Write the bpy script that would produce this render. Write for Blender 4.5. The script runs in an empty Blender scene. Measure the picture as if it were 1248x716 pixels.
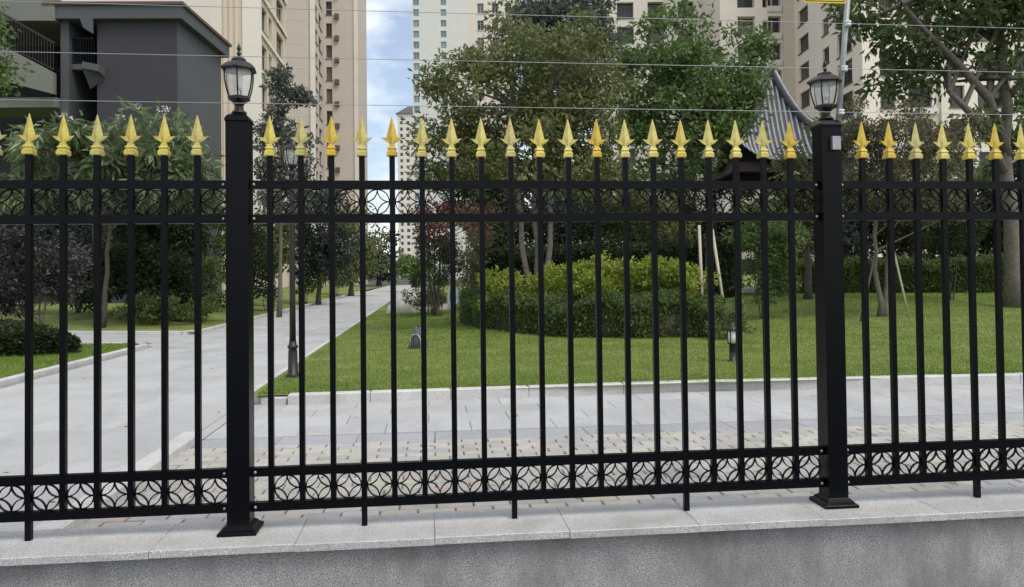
import bpy, math, random
import numpy as np
from mathutils import Vector, Matrix

random.seed(7)
rng = np.random.default_rng(7)
S = bpy.context.scene
COL = S.collection
PI = math.pi

# ------------------------------------------------------------------ camera
F, YAW, PIT, ROL = 940.0, math.radians(6.117), math.radians(1.168), math.radians(-0.671)
CAM = np.array([0.0, -3.66, 1.159])
SHY = -43.3
fw = np.array([math.sin(YAW) * math.cos(PIT), math.cos(YAW) * math.cos(PIT), math.sin(PIT)])
rt = np.array([math.cos(YAW), -math.sin(YAW), 0.0])
up = np.cross(rt, fw)
RR = math.cos(ROL) * rt + math.sin(ROL) * up
UU = -math.sin(ROL) * rt + math.cos(ROL) * up
cd = bpy.data.cameras.new('camera')
cam = bpy.data.objects.new('camera', cd)
COL.objects.link(cam)
m = Matrix.Identity(4)
for i in range(3):
    m[i][0], m[i][1], m[i][2], m[i][3] = RR[i], UU[i], -fw[i], CAM[i]
cam.matrix_world = m
cd.sensor_width = 36.0
cd.lens = F / 1248 * 36
cd.shift_y = SHY / 1248
cd.clip_start = 0.05
cd.clip_end = 6000
S.camera = cam

# ------------------------------------------------------------------ world, sun, exposure
SUN_EL, SUN_AZ = math.radians(58), math.radians(140)     # azimuth clockwise from +Y
w = bpy.data.worlds.new('World')
S.world = w
w.use_nodes = True
nt = w.node_tree
nt.nodes.clear()
N = nt.nodes.new
out = N('ShaderNodeOutputWorld'); bg = N('ShaderNodeBackground'); sky = N('ShaderNodeTexSky')
sky.sky_type = 'NISHITA'; sky.sun_disc = False
sky.sun_elevation = SUN_EL; sky.sun_rotation = SUN_AZ
sky.air_density = 1.0; sky.dust_density = 2.0; sky.ozone_density = 1.0
tc = N('ShaderNodeTexCoord'); mp = N('ShaderNodeMapping'); mp.inputs['Scale'].default_value = (2.2, 2.2, 5.0)
mp.inputs['Location'].default_value = (0.35, 0.1, 0.72)
nz = N('ShaderNodeTexNoise'); nz.inputs['Scale'].default_value = 1.6; nz.inputs['Detail'].default_value = 7; nz.inputs['Roughness'].default_value = 0.55
cr = N('ShaderNodeValToRGB'); cr.color_ramp.elements[0].position = 0.42; cr.color_ramp.elements[1].position = 0.70; cr.color_ramp.elements[0].color = (0.12, 0.12, 0.12, 1)
mx = N('ShaderNodeMix'); mx.data_type = 'RGBA'
mx.inputs['B'].default_value = (9.5, 9.55, 9.5, 1)
L = nt.links.new
L(tc.outputs['Generated'], mp.inputs['Vector']); L(mp.outputs[0], nz.inputs['Vector']); L(nz.outputs['Fac'], cr.inputs[0])
L(cr.outputs[0], mx.inputs['Factor']); L(sky.outputs[0], mx.inputs['A']); L(mx.outputs['Result'], bg.inputs['Color'])
bg.inputs['Strength'].default_value = 0.12
L(bg.outputs[0], out.inputs[0])
sd = bpy.data.lights.new('sun', 'SUN'); sd.energy = 1.3; sd.angle = math.radians(28); sd.color = (1.0, 0.96, 0.88)
so = bpy.data.objects.new('sun', sd); COL.objects.link(so)
sdir = Vector((math.sin(SUN_AZ) * math.cos(SUN_EL), math.cos(SUN_AZ) * math.cos(SUN_EL), math.sin(SUN_EL)))
so.rotation_euler = sdir.to_track_quat('Z', 'Y').to_euler()
so.location = sdir * 60
vs = S.view_settings
vs.view_transform = 'Standard'; vs.look = 'None'; vs.gamma = 1.0; vs.use_curve_mapping = False
vs.exposure = 0.52
S.cycles.use_denoising = True
S.cycles.max_bounces = 8
S.cycles.transparent_max_bounces = 12

# ------------------------------------------------------------------ pixel helpers
def ray(u, v): return fw + RR * (u - 624) / F + UU * (358 + SHY - v) / F
def at(u, v, d): return CAM + ray(u, v) * d
def onz(u, v, z):
    r = ray(u, v); return CAM + r * ((z - CAM[2]) / r[2])
def ony(u, v, y):
    r = ray(u, v); return CAM + r * ((y - CAM[1]) / r[1])
def sst(a, b, x):
    t = min(1.0, max(0.0, (x - a) / (b - a))); return t * t * (3 - 2 * t)
def sk_near(x): return 11.35 + max(0.0, -5.4 - x) * 0.227
def sk_far(x): return 14.25 + max(0.0, -5.5 - x) * 0.277
def lawn_h(x, y):
    if x > -1.8:
        return -0.015 + 0.50 * sst(7, 17, y) * sst(5, 11, x) + 0.10 * sst(5, 10, y) * sst(-1.6, 1.5, x) * (1 - sst(5, 11, x)) + 0.3 * sst(20, 45, y) * sst(2, 8, x)
    d_ = sk_near(x) - y if y < sk_near(x) else y - sk_far(x)
    return -0.055 + 0.25 * (1 - sst(-9, -5.4, x)) * sst(0, 4, d_)
def ongr(u, v):
    r = ray(u, v); t = 3.0
    while t < 90:
        p = CAM + r * t
        if p[2] < lawn_h(p[0], p[1]): return p
        t += 0.03
    return CAM + r * t

# ------------------------------------------------------------------ mesh helpers
class MB:
    def __init__(s): s.v = []; s.f = []; s.sm = []
    def add(s, vs_, fs, smooth=False):
        o = len(s.v); s.v += [tuple(map(float, p)) for p in vs_]
        s.f += [tuple(i + o for i in f) for f in fs]; s.sm += [smooth] * len(fs); return s
    def box(s, x0, x1, y0, y1, z0, z1):
        return s.add([(x0,y0,z0),(x1,y0,z0),(x1,y1,z0),(x0,y1,z0),(x0,y0,z1),(x1,y0,z1),(x1,y1,z1),(x0,y1,z1)],
                     [(3,2,1,0),(4,5,6,7),(0,1,5,4),(1,2,6,5),(2,3,7,6),(3,0,4,7)])
    def slab(s, x0, x1, y0, y1, z0, z1, c):          # box with chamfered top edges
        return s.add([(x0,y0,z0),(x1,y0,z0),(x1,y1,z0),(x0,y1,z0),(x0,y0,z1-c),(x1,y0,z1-c),(x1,y1,z1-c),(x0,y1,z1-c),
                      (x0+c,y0+c,z1),(x1-c,y0+c,z1),(x1-c,y1-c,z1),(x0+c,y1-c,z1)],
                     [(0,1,5,4),(1,2,6,5),(2,3,7,6),(3,0,4,7),(4,5,9,8),(5,6,10,9),(6,7,11,10),(7,4,8,11),(8,9,10,11)])
    def rings(s, rings, smooth=True, cap=True):      # list of equal-length point loops
        n = len(rings[0]); V = [p for r in rings for p in r]; Fs = []
        for k in range(len(rings) - 1):
            for i in range(n):
                j = (i + 1) % n
                Fs.append((k*n+i, k*n+j, (k+1)*n+j, (k+1)*n+i))
        if cap:
            Fs.append(tuple(range(n - 1, -1, -1))); Fs.append(tuple((len(rings)-1)*n + i for i in range(n)))
        return s.add(V, Fs, smooth)
    def lathe(s, prof, n=16, c=(0,0), smooth=True, rot=0.0):
        return s.rings([[(c[0]+r*math.cos(2*PI*i/n+rot), c[1]+r*math.sin(2*PI*i/n+rot), z) for i in range(n)] for r, z in prof], smooth)
    def sq(s, prof, c=(0,0), smooth=False):           # square section loft: half-width, z
        return s.rings([[(c[0]-h,c[1]-h,z),(c[0]+h,c[1]-h,z),(c[0]+h,c[1]+h,z),(c[0]-h,c[1]+h,z)] for h, z in prof], smooth)
    def tube(s, pts, rad, n=7, smooth=True, cap=True):
        pts = [Vector(p) for p in pts]; rings = []
        if not hasattr(rad, '__len__'): rad = [rad] * len(pts)
        ref = Vector((0.31, 0.17, 0.93))
        for i, p in enumerate(pts):
            d = (pts[min(i+1, len(pts)-1)] - pts[max(i-1, 0)])
            if d.length < 1e-7: d = Vector((0, 0, 1))
            d.normalize()
            a = d.cross(ref if abs(d.dot(ref)) < 0.97 else Vector((1, 0, 0))).normalized(); b = d.cross(a)
            rings.append([p + (a * math.cos(2*PI*k/n) + b * math.sin(2*PI*k/n)) * rad[i] for k in range(n)])
        return s.rings(rings, smooth, cap)
    def bar(s, a, b, wx, wy):                          # rectangular bar between two points
        a = Vector(a); b = Vector(b); d = (b - a).normalized()
        h = d.cross(Vector((0,0,1)) if abs(d.z) < 0.95 else Vector((1,0,0))).normalized(); k = h.cross(d)
        rs = [[p + h*sx*wx/2 + k*sy*wy/2 for sx, sy in ((-1,-1),(1,-1),(1,1),(-1,1))] for p in (a, b)]
        return s.rings(rs, False)
    def ring(s, c, r, half, dep, a0=0, a1=2*PI, n=24):  # flat strip arc in the XZ plane
        closed = abs(a1 - a0 - 2*PI) < 1e-6; V = []; Fs = []
        m_ = n if closed else n + 1
        for i in range(m_):
            a = a0 + (a1 - a0) * i / n
            for rr, y in ((r-half,-dep),(r+half,-dep),(r+half,dep),(r-half,dep)):
                V.append((c[0] + rr*math.cos(a), y, c[1] + rr*math.sin(a)))
        for i in range(n):
            j = (i + 1) % m_
            for k in range(4): Fs.append((i*4+k, i*4+(k+1)%4, j*4+(k+1)%4, j*4+k))
        return s.add(V, Fs, True)
    def mesh(s, name, mat):
        me = bpy.data.meshes.new(name); me.from_pydata(s.v, [], s.f)
        me.polygons.foreach_set('use_smooth', s.sm); me.update()
        if mat: me.materials.append(mat)
        return me
    def build(s, name, mat, parent=None): return ob(name, s.mesh(name, mat), parent)

def ob(name, me, parent=None, loc=None, rz=None):
    o = bpy.data.objects.new(name, me); COL.objects.link(o)
    if parent is not None: o.parent = parent
    if loc is not None: o.location = loc
    if rz is not None: o.rotation_euler.z = rz
    return o
def tag(o, label, cat, group=None):
    o['label'] = label; o['category'] = cat
    if group: o['group'] = group
    return o
def thing(name, label, cat, loc=(0,0,0), rz=0.0, group=None):
    return tag(ob(name, None, None, tuple(map(float, loc)), rz), label, cat, group)
def struct(o): o['kind'] = 'structure'; return o
def stuff(o): o['kind'] = 'stuff'; return o

# ------------------------------------------------------------------ materials
def mat(name, col, rough=0.6, metal=0.0, var=0.0, scale=8.0, bump=0.0, bscale=40.0, col2=None, speck=None, objvar=0.0, island=0.0, spec=0.5, palette=None, pal_src=None, coord='Object', blotch=None):
    m_ = bpy.data.materials.new(name); m_.use_nodes = True; t = m_.node_tree; n = t.nodes; l = t.links.new
    b = n['Principled BSDF']; b.inputs['Roughness'].default_value = rough; b.inputs['Metallic'].default_value = metal
    b.inputs['Specular IOR Level'].default_value = spec
    co = n.new('ShaderNodeTexCoord') if coord == 'Object' else n.new('ShaderNodeNewGeometry')
    P = co.outputs['Object'] if coord == 'Object' else co.outputs['Position']
    def noise(sc, det=4, ro=0.6):
        x = n.new('ShaderNodeTexNoise'); x.inputs['Scale'].default_value = sc; x.inputs['Detail'].default_value = det; x.inputs['Roughness'].default_value = ro
        l(P, x.inputs['Vector']); return x.outputs['Fac']
    def mix(a, b_, fac, blend='MIX'):
        x = n.new('ShaderNodeMix'); x.data_type = 'RGBA'; x.blend_type = blend
        for k, v_ in (('A', a), ('B', b_)):
            if isinstance(v_, tuple): x.inputs[k].default_value = (*v_, 1)
            else: l(v_, x.inputs[k])
        if isinstance(fac, float): x.inputs['Factor'].default_value = fac
        else: l(fac, x.inputs['Factor'])
        return x.outputs['Result']
    def rmp(src, a, b_):
        x = n.new('ShaderNodeMapRange'); x.inputs['From Min'].default_value = a; x.inputs['From Max'].default_value = b_; l(src, x.inputs['Value']); return x.outputs['Result']
    c = tuple(col)
    if palette:
        r = n.new('ShaderNodeValToRGB'); r.color_ramp.interpolation = 'CONSTANT'
        el = r.color_ramp.elements
        while len(el) < len(palette): el.new(0.5)
        for i, p in enumerate(palette): el[i].position = i / len(palette); el[i].color = (*p, 1)
        if pal_src == 'object': x = n.new('ShaderNodeObjectInfo'); l(x.outputs['Random'], r.inputs[0])
        else: x = n.new('ShaderNodeNewGeometry'); l(x.outputs['Random Per Island'], r.inputs[0])
        c = r.outputs[0]
    if col2: c = mix(c, tuple(col2), rmp(noise(scale), 0.35, 0.65))
    if var:
        c = mix(c, (0.0, 0.0, 0.0), rmp(noise(scale * 0.7 + 1.3, 6), 0.35, 0.9), 'MIX') if False else c
        hs = n.new('ShaderNodeHueSaturation'); l(rmp(noise(scale, 6), 0.25, 0.75), hs.inputs['Value'])
        mr = hs.inputs['Value'].links[0].from_node; mr.inputs['To Min'].default_value = 1 - var; mr.inputs['To Max'].default_value = 1 + var
        if isinstance(c, tuple): hs.inputs['Color'].default_value = (*c, 1)
        else: l(c, hs.inputs['Color'])
        c = hs.outputs['Color']
    if speck:
        for scol, ssc, lo, hi in speck: c = mix(c, scol, rmp(noise(ssc, 2, 0.5), lo, hi))
    if blotch:
        mpp = n.new('ShaderNodeMapping'); mpp.inputs['Scale'].default_value = blotch[2]; l(P, mpp.inputs['Vector'])
        x = n.new('ShaderNodeTexNoise'); x.inputs['Scale'].default_value = blotch[1]; x.inputs['Detail'].default_value = 5; x.inputs['Roughness'].default_value = 0.65
        l(mpp.outputs[0], x.inputs['Vector']); c = mix(c, blotch[0], rmp(x.outputs['Fac'], blotch[3], blotch[4]))
    if objvar or island:
        if objvar: x = n.new('ShaderNodeObjectInfo'); src = x.outputs['Random']; va = objvar
        else: x = n.new('ShaderNodeNewGeometry'); src = x.outputs['Random Per Island']; va = island
        hs = n.new('ShaderNodeHueSaturation'); q = n.new('ShaderNodeMapRange'); q.inputs['To Min'].default_value = 1 - va; q.inputs['To Max'].default_value = 1 + va
        l(src, q.inputs['Value']); l(q.outputs['Result'], hs.inputs['Value'])
        if isinstance(c, tuple): hs.inputs['Color'].default_value = (*c, 1)
        else: l(c, hs.inputs['Color'])
        c = hs.outputs['Color']
    if isinstance(c, tuple): b.inputs['Base Color'].default_value = (*c, 1)
    else: l(c, b.inputs['Base Color'])
    if bump:
        bp = n.new('ShaderNodeBump'); bp.inputs['Strength'].default_value = bump; bp.inputs['Distance'].default_value = 0.02
        l(noise(bscale, 6), bp.inputs['Height']); l(bp.outputs[0], b.inputs['Normal'])
    return m_

def leafmat(name, cols, gloss=0.45, trans=0.42, bright=1.9):
    m_ = bpy.data.materials.new(name); m_.use_nodes = True; t = m_.node_tree; n = t.nodes; l = t.links.new
    b = n['Principled BSDF']; b.inputs['Roughness'].default_value = gloss
    b.inputs['Specular IOR Level'].default_value = 0.35
    g = n.new('ShaderNodeNewGeometry'); r = n.new('ShaderNodeValToRGB'); el = r.color_ramp.elements
    while len(el) < len(cols): el.new(0.5)
    for i, c in enumerate(cols): el[i].position = i / max(1, len(cols) - 1); el[i].color = (*[q * bright for q in c], 1)
    nz_ = n.new('ShaderNodeTexNoise'); nz_.inputs['Scale'].default_value = 0.9; nz_.inputs['Detail'].default_value = 3
    l(g.outputs['Position'], nz_.inputs['Vector'])
    a = n.new('ShaderNodeMath'); a.operation = 'MULTIPLY_ADD'; a.inputs[1].default_value = 0.55; l(g.outputs['Random Per Island'], a.inputs[0])
    s_ = n.new('ShaderNodeMapRange'); s_.inputs['From Min'].default_value = 0.3; s_.inputs['From Max'].default_value = 0.7; s_.inputs['To Max'].default_value = 0.45
    l(nz_.outputs['Fac'], s_.inputs['Value']); l(s_.outputs['Result'], a.inputs[2]); l(a.outputs[0], r.inputs[0])
    l(r.outputs[0], b.inputs['Base Color'])
    tr = n.new('ShaderNodeBsdfTranslucent'); l(r.outputs[0], tr.inputs['Color'])
    ms = n.new('ShaderNodeMixShader'); ms.inputs[0].default_value = trans
    l(b.outputs[0], ms.inputs[1]); l(tr.outputs[0], ms.inputs[2]); l(ms.outputs[0], n['Material Output'].inputs['Surface'])
    return m_

def glassy(name, tint, rough, transp, spec=0.5):
    m_ = bpy.data.materials.new(name); m_.use_nodes = True; t = m_.node_tree; n = t.nodes; l = t.links.new
    b = n['Principled BSDF']; b.inputs['Base Color'].default_value = (*tint, 1); b.inputs['Roughness'].default_value = rough
    b.inputs['Specular IOR Level'].default_value = spec
    tr = n.new('ShaderNodeBsdfTransparent'); ms = n.new('ShaderNodeMixShader'); ms.inputs[0].default_value = transp
    l(b.outputs[0], ms.inputs[1]); l(tr.outputs[0], ms.inputs[2]); l(ms.outputs[0], n['Material Output'].inputs['Surface'])
    return m_

M = {}
M['black'] = mat('black_paint', (0.0018, 0.0022, 0.0034), 0.34, 0.0, spec=0.16)
M['lampblack'] = mat('lamp_bronze', (0.018, 0.015, 0.013), 0.42, 0.2, var=0.3, scale=30)
M['gold'] = mat('gold_paint', (0.68, 0.58, 0.16), 0.36, 0.35, var=0.22, scale=45, palette=[(0.60,0.49,0.11),(0.62,0.53,0.16),(0.60,0.42,0.06),(0.54,0.47,0.15),(0.62,0.51,0.11),(0.52,0.45,0.17)], pal_src='object', bump=0.15, bscale=90)
M['steel'] = mat('galvanised_steel', (0.36, 0.37, 0.37), 0.4, 0.6, var=0.2, scale=20)
M['zinc'] = mat('zinc_pole', (0.33, 0.345, 0.33), 0.5, 0.1, var=0.12, scale=14)
M['wire'] = mat('alloy_wire', (0.36, 0.38, 0.36), 0.4, 0.3)
M['white'] = mat('white_paint', (0.75, 0.75, 0.72), 0.5, var=0.06)
M['yellow'] = mat('yellow_sign', (0.75, 0.52, 0.05), 0.5)
M['lglass'] = glassy('lamp_glass', (0.80, 0.83, 0.80), 0.08, 0.70)
M['bulb'] = mat('bulb_white', (0.8, 0.8, 0.76), 0.3)
GR = [((0.16,0.16,0.17), 95, 0.52, 0.62), ((0.62,0.61,0.58), 120, 0.55, 0.66)]
M['granite'] = mat('granite_facing', (0.36,0.35,0.335), 0.6, var=0.30, scale=2.3, speck=[((0.15,0.15,0.155), 140, 0.50, 0.64), ((0.66,0.64,0.61), 170, 0.53, 0.67)], bump=0.12, bscale=150, coord='World', blotch=((0.16,0.156,0.15), 2.4, (1, 1, 0.5), 0.44, 0.74), objvar=0.05)
M['coping'] = mat('coping_granite', (0.44,0.435,0.42), 0.5, var=0.14, scale=2.6, speck=[((0.24,0.24,0.25), 120, 0.54, 0.68), ((0.70,0.69,0.67), 140, 0.56, 0.70)], objvar=0.05, bump=0.08, bscale=120, coord='World', blotch=((0.33,0.31,0.28), 3.1, (1, 1, 1), 0.5, 0.8))
M['slab'] = mat('paving_granite', (0.415,0.415,0.405), 0.75, var=0.14, scale=1.1, speck=[((0.30,0.30,0.31), 60, 0.55, 0.75)], objvar=0.07, coord='World', blotch=((0.27,0.27,0.26), 0.9, (1.6, 0.7, 1), 0.5, 0.85))
M['slabdark'] = mat('border_granite', (0.33,0.335,0.345), 0.7, var=0.10, scale=1.5, speck=[((0.2,0.2,0.21), 60, 0.55, 0.75)], objvar=0.06, coord='World')
M['kerb'] = mat('kerb_granite', (0.52,0.515,0.49), 0.65, var=0.15, scale=4, speck=[((0.3,0.3,0.3), 80, 0.55, 0.72)], objvar=0.06, coord='World')
PAL = [(0.353, 0.347, 0.329), (0.411, 0.402, 0.381), (0.393, 0.387, 0.366), (0.343, 0.337, 0.319), (0.413, 0.395, 0.353), (0.428, 0.416, 0.386), (0.416, 0.386, 0.338), (0.403, 0.358, 0.325), (0.367, 0.367, 0.355), (0.417, 0.405, 0.327), (0.353, 0.365, 0.311), (0.44, 0.41, 0.38), (0.392, 0.386, 0.362)]
M['brick'] = mat('paver', (0.5,0.5,0.5), 0.8, var=0.13, scale=9, palette=PAL, pal_src='object', blotch=((0.26,0.25,0.23), 1.4, (1,1,1), 0.5, 0.8), bump=0.15, bscale=60, coord='World')
M['bricks'] = mat('paver_field', (0.5,0.5,0.5), 0.8, var=0.13, scale=9, palette=PAL, pal_src='island', blotch=((0.26,0.25,0.23), 1.4, (1,1,1), 0.5, 0.8), coord='World')
M['mortar'] = mat('sand_joint', (0.15,0.14,0.12), 0.95, var=0.2, scale=20)
M['soil'] = mat('soil_green', (0.055,0.065,0.03), 0.95, var=0.3, scale=0.6, col2=(0.07,0.06,0.045))
M['road'] = mat('asphalt', (0.07,0.07,0.072), 0.9, var=0.2, scale=6)
M['turf'] = mat('turf', (0.115,0.165,0.024), 0.95, var=0.3, scale=1.5, col2=(0.165,0.185,0.04), coord='World', bump=0.5, bscale=60)
M['blade'] = leafmat('grass_blade', [(0.062,0.12,0.014),(0.11,0.175,0.022),(0.18,0.21,0.05)], 0.6, 0.35, bright=1.42)
M['bark'] = mat('bark_grey', (0.15,0.13,0.11), 0.9, var=0.35, scale=12, bump=0.6, bscale=30, coord='World')
M['barkdk'] = mat('bark_dark', (0.075,0.065,0.055), 0.9, var=0.35, scale=12, bump=0.6, bscale=30, coord='World')
M['stake'] = mat('bare_pole', (0.42,0.37,0.29), 0.8, var=0.2, scale=10)
M['tan'] = mat('tan_render', (0.62,0.53,0.42), 0.85, var=0.05, scale=0.5)
M['cream'] = mat('cream_render', (0.72,0.67,0.58), 0.85, var=0.05, scale=0.5)
M['taupe'] = mat('taupe_render', (0.55,0.48,0.41), 0.85, var=0.05, scale=0.5)
M['palegrn'] = mat('pale_render', (0.66,0.66,0.60), 0.85, var=0.05, scale=0.5)
M['pink'] = mat('pinkish_render', (0.82,0.73,0.64), 0.85, var=0.05, scale=0.5)
M['trim'] = mat('white_trim', (0.66,0.64,0.58), 0.8, var=0.05, scale=1)
M['dgrey'] = mat('dark_grey_render', (0.045,0.043,0.050), 0.85, var=0.12, scale=0.6)
M['mgrey'] = mat('mid_grey_trim_lit_side', (0.082,0.086,0.092), 0.85, var=0.10, scale=0.6)  # grey of the trim, and lit copy of the dark wall
M['ggrey'] = mat('green_grey_render', (0.17,0.175,0.15), 0.85, var=0.12, scale=0.6)
M['brown'] = mat('brown_metal', (0.10,0.06,0.05), 0.6)
M['frame'] = mat('window_frame', (0.09,0.085,0.08), 0.5)
M['frameW'] = mat('window_frame_light', (0.55,0.54,0.50), 0.5)
M['pane'] = mat('window_glass', (0.035,0.036,0.038), 0.12, spec=0.4, palette=[(0.03,0.03,0.032),(0.05,0.05,0.05),(0.025,0.027,0.03),(0.09,0.085,0.08),(0.04,0.04,0.045),(0.15,0.14,0.13),(0.035,0.035,0.035)], pal_src='object')
M['panec'] = mat('window_glass_cyan', (0.16,0.24,0.26), 0.12, spec=0.6, objvar=0.3)
M['tile'] = mat('grey_roof_tile', (0.30,0.305,0.315), 0.7, var=0.3, scale=5)
M['tiledk'] = mat('dark_ridge_tile', (0.045,0.048,0.052), 0.6, var=0.3, scale=6)
M['redwood'] = mat('dark_red_wood', (0.032,0.012,0.010), 0.5, var=0.2, scale=5)
M['rock'] = mat('pale_boulder', (0.42,0.41,0.38), 0.9, var=0.3, scale=3, bump=0.8, bscale=6)
M['rockdk'] = mat('dark_boulder', (0.10,0.10,0.105), 0.85, var=0.3, scale=8, bump=0.6, bscale=20)
M['blue'] = mat('pale_blue_paint', (0.42,0.52,0.54), 0.5, var=0.2, scale=12)
M['hill'] = mat('far_hill_haze_tint', (0.16,0.21,0.25), 1.0, var=0.2, scale=0.02)  # blue-grey of distant haze is put into the hill colour
M['flower'] = mat('white_petals', (0.72,0.72,0.66), 0.7, island=0.15)

LF = {}
LF['olive'] = leafmat('leaf_olive', [(0.045,0.055,0.022),(0.085,0.10,0.035),(0.14,0.145,0.06)], 0.42)
LF['oliveb'] = leafmat('leaf_olive_brown', [(0.055,0.045,0.025),(0.085,0.085,0.035),(0.14,0.13,0.06)], 0.45)
LF['green'] = leafmat('leaf_green', [(0.032,0.05,0.020),(0.065,0.10,0.032),(0.12,0.17,0.05)], 0.45)
LF['dark'] = leafmat('leaf_dark', [(0.014,0.022,0.010),(0.028,0.042,0.016),(0.05,0.07,0.026)], 0.5, bright=1.5)
LF['darkb'] = leafmat('leaf_blue_dark', [(0.02,0.026,0.022),(0.034,0.046,0.038),(0.06,0.075,0.06)], 0.5, bright=1.5)
LF['big'] = leafmat('leaf_broad', [(0.032,0.048,0.02),(0.06,0.085,0.03),(0.11,0.14,0.055)], 0.38)
LF['mauve'] = leafmat('leaf_mauve', [(0.05,0.04,0.028),(0.08,0.075,0.04),(0.13,0.13,0.07)], 0.45)
LF['purple'] = leafmat('leaf_purple', [(0.020,0.018,0.018),(0.042,0.038,0.038),(0.15,0.15,0.145)], 0.25, bright=1.15)
LF['red'] = leafmat('leaf_red', [(0.05,0.012,0.012),(0.085,0.03,0.025),(0.12,0.055,0.04)], 0.45)
LF['lime'] = leafmat('leaf_lime', [(0.10,0.13,0.02),(0.20,0.25,0.035),(0.34,0.38,0.09)], 0.5, bright=1.4)
LF['hedge'] = leafmat('leaf_hedge', [(0.032,0.048,0.016),(0.055,0.08,0.024),(0.10,0.13,0.038)], 0.5)
LF['silver'] = leafmat('leaf_silver', [(0.05,0.062,0.048),(0.085,0.10,0.08),(0.14,0.16,0.13)], 0.5, bright=1.3)
LF['palm'] = leafmat('leaf_long', [(0.035,0.055,0.025),(0.08,0.11,0.045),(0.20,0.24,0.14)], 0.3)

# ------------------------------------------------------------------ the setting
def sheet(name, x0, x1, y0, y1, z, mt, nx=1, ny=1, hf=None, parent=None):
    V = []; Fs = []
    for j in range(ny + 1):
        for i in range(nx + 1):
            x = x0 + (x1 - x0) * i / nx; y = y0 + (y1 - y0) * j / ny
            V.append((x, y, hf(x, y) if hf else z))
    for j in range(ny):
        for i in range(nx):
            a = j*(nx+1)+i; Fs.append((a, a+1, a+nx+2, a+nx+1))
    return MB().add(V, Fs, bool(hf)).build(name, mt, parent)

struct(sheet('ground', -2500, 2500, -0.10, 3500, -0.17, M['soil']))
struct(sheet('road', -600, 600, -400, -0.165, -0.50, M['road']))
PZ = -0.10
# path along +Y with granite slabs near, plain material beyond
path = struct(sheet('path', -5.0, -1.78, 0.14, 95, PZ - 0.012, M['slab']))
SLAB = {}
def slabmesh(key, wx, wy, mt, name='slab', h=0.04, c=0.004):
    k = (key, round(wx, 3), round(wy, 3))
    if k not in SLAB: SLAB[k] = MB().slab(-wx/2, wx/2, -wy/2, wy/2, -h, 0, c).mesh(name, mt)
    return SLAB[k]
y = 0.16; j = 0
while y < 19:
    L_ = 0.6
    for i in range(4):
        wx = 3.02 / 4
        o = ob('slab', slabmesh('p', wx - 0.005, L_ - 0.005, M['slab']), path, (-4.9 + wx * (i + 0.5), y + L_ / 2, PZ + random.uniform(-0.0012, 0.0012)))
    y += L_; j += 1
# kerb along the path's right side before the corner, and along the lawns
def kerb_run(name, pts, wdt, z0, z1, seg=0.95):
    root = None; objs = []
    for (a, b) in zip(pts[:-1], pts[1:]):
        a = Vector((*a, 0)); b = Vector((*b, 0)); d = b - a; n_ = max(1, round(d.length / seg)); ang = math.atan2(d.y, d.x); s = d.length / n_
        for k in range(n_):
            p = a + d * ((k + 0.5) / n_); objs.append((p, s, ang))
    root = ob(name, None, None, (float(objs[0][0].x), float(objs[0][0].y), z0)); root['kind'] = 'structure'
    for p, s, ang in objs:
        me = slabmesh(('k', round(z1 - z0, 3)), s - 0.006, wdt, M['kerb'], 'kerb_stone', z1 - z0, 0.012)
        o = ob('kerb_stone', me, root, (p.x - root.location.x, p.y - root.location.y, z1 - z0 + random.uniform(-0.002, 0.002)), ang)
    return root
kerb_run('kerb', [(-1.86, 0.16), (-1.86, 2.66)], 0.14, -0.17, -0.045, 0.8)
corner = [(-1.86 + 0.02, 60), (-1.84, 5.0), (-1.80, 4.55), (-1.66, 4.28), (-1.40, 4.19)]
kerb_run('kerb', corner, 0.10, -0.17, -0.03)
kerb_run('kerb', [(-1.40, 4.19), (1.0, 4.27), (3.0, 4.33), (6.4, 4.20), (13, 4.2)], 0.12, -0.17, 0.0)
kerb_run('kerb', [(-5.08, 0.16), (-5.12, 10.9), (-5.4, 11.36), (-14, 13.31)], 0.10, -0.17, -0.03)
kerb_run('kerb', [(-14, 16.6), (-5.5, 14.24), (-5.2, 14.5), (-5.2, 60)], 0.10, -0.17, -0.03)
struct(sheet('side_path', -40, -5.0, 10.0, 24, PZ - 0.016, M['slab']))
# granite strip and darker border band, then brick paving
strip = struct(sheet('granite_strip', -1.78, 13, 2.62, 4.22, PZ - 0.02, M['mortar']))
for r_ in range(4):
    x = -1.77 - 0.35 * (r_ % 2)
    while x < 9:
        x0, x1 = max(x, -1.77), x + 0.7
        o = ob('slab', slabmesh('s', x1 - x0 - 0.004, 0.396, M['slab']), strip, ((x0 + x1) / 2, 2.64 + 0.4 * r_ + 0.2, PZ - 0.006 + random.uniform(-0.001, 0.001)))
        x += 0.7
band = struct(sheet('border_strip', -1.78, 13, 2.30, 2.615, PZ - 0.02, M['mortar']))
x = -1.77
while x < 9:
    ob('slab', slabmesh('b', 0.596, 0.306, M['slabdark']), band, (x + 0.3, 2.4575, PZ - 0.007)); x += 0.6
pav = struct(sheet('brick_paving', -1.78, 13, 0.14, 2.295, PZ - 0.022, M['mortar']))
bm_ = MB().slab(-0.0965, 0.0965, -0.0472, 0.0472, -0.04, 0, 0.005).mesh('brick', M['brick'])
rest = MB(); cnt = 0
for r_ in range(21):
    x = -1.69 - (0.101 if r_ % 2 else 0) ; yy = 0.214 + 0.1012 * r_
    while x < 9:
        z = PZ - 0.004 + random.uniform(-0.003, 0.003)
        if cnt < 300 and x < 3.1 and r_ < 14:
            o = ob('brick', bm_, pav, (x, yy, z), random.uniform(-0.006, 0.006)); cnt += 1
        else: rest.slab(x - 0.0965, x + 0.0965, yy - 0.0472, yy + 0.0472, z - 0.04, z, 0.005)
        x += 0.202
stuff(rest.build('brick_field', M['bricks'], pav))

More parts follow.
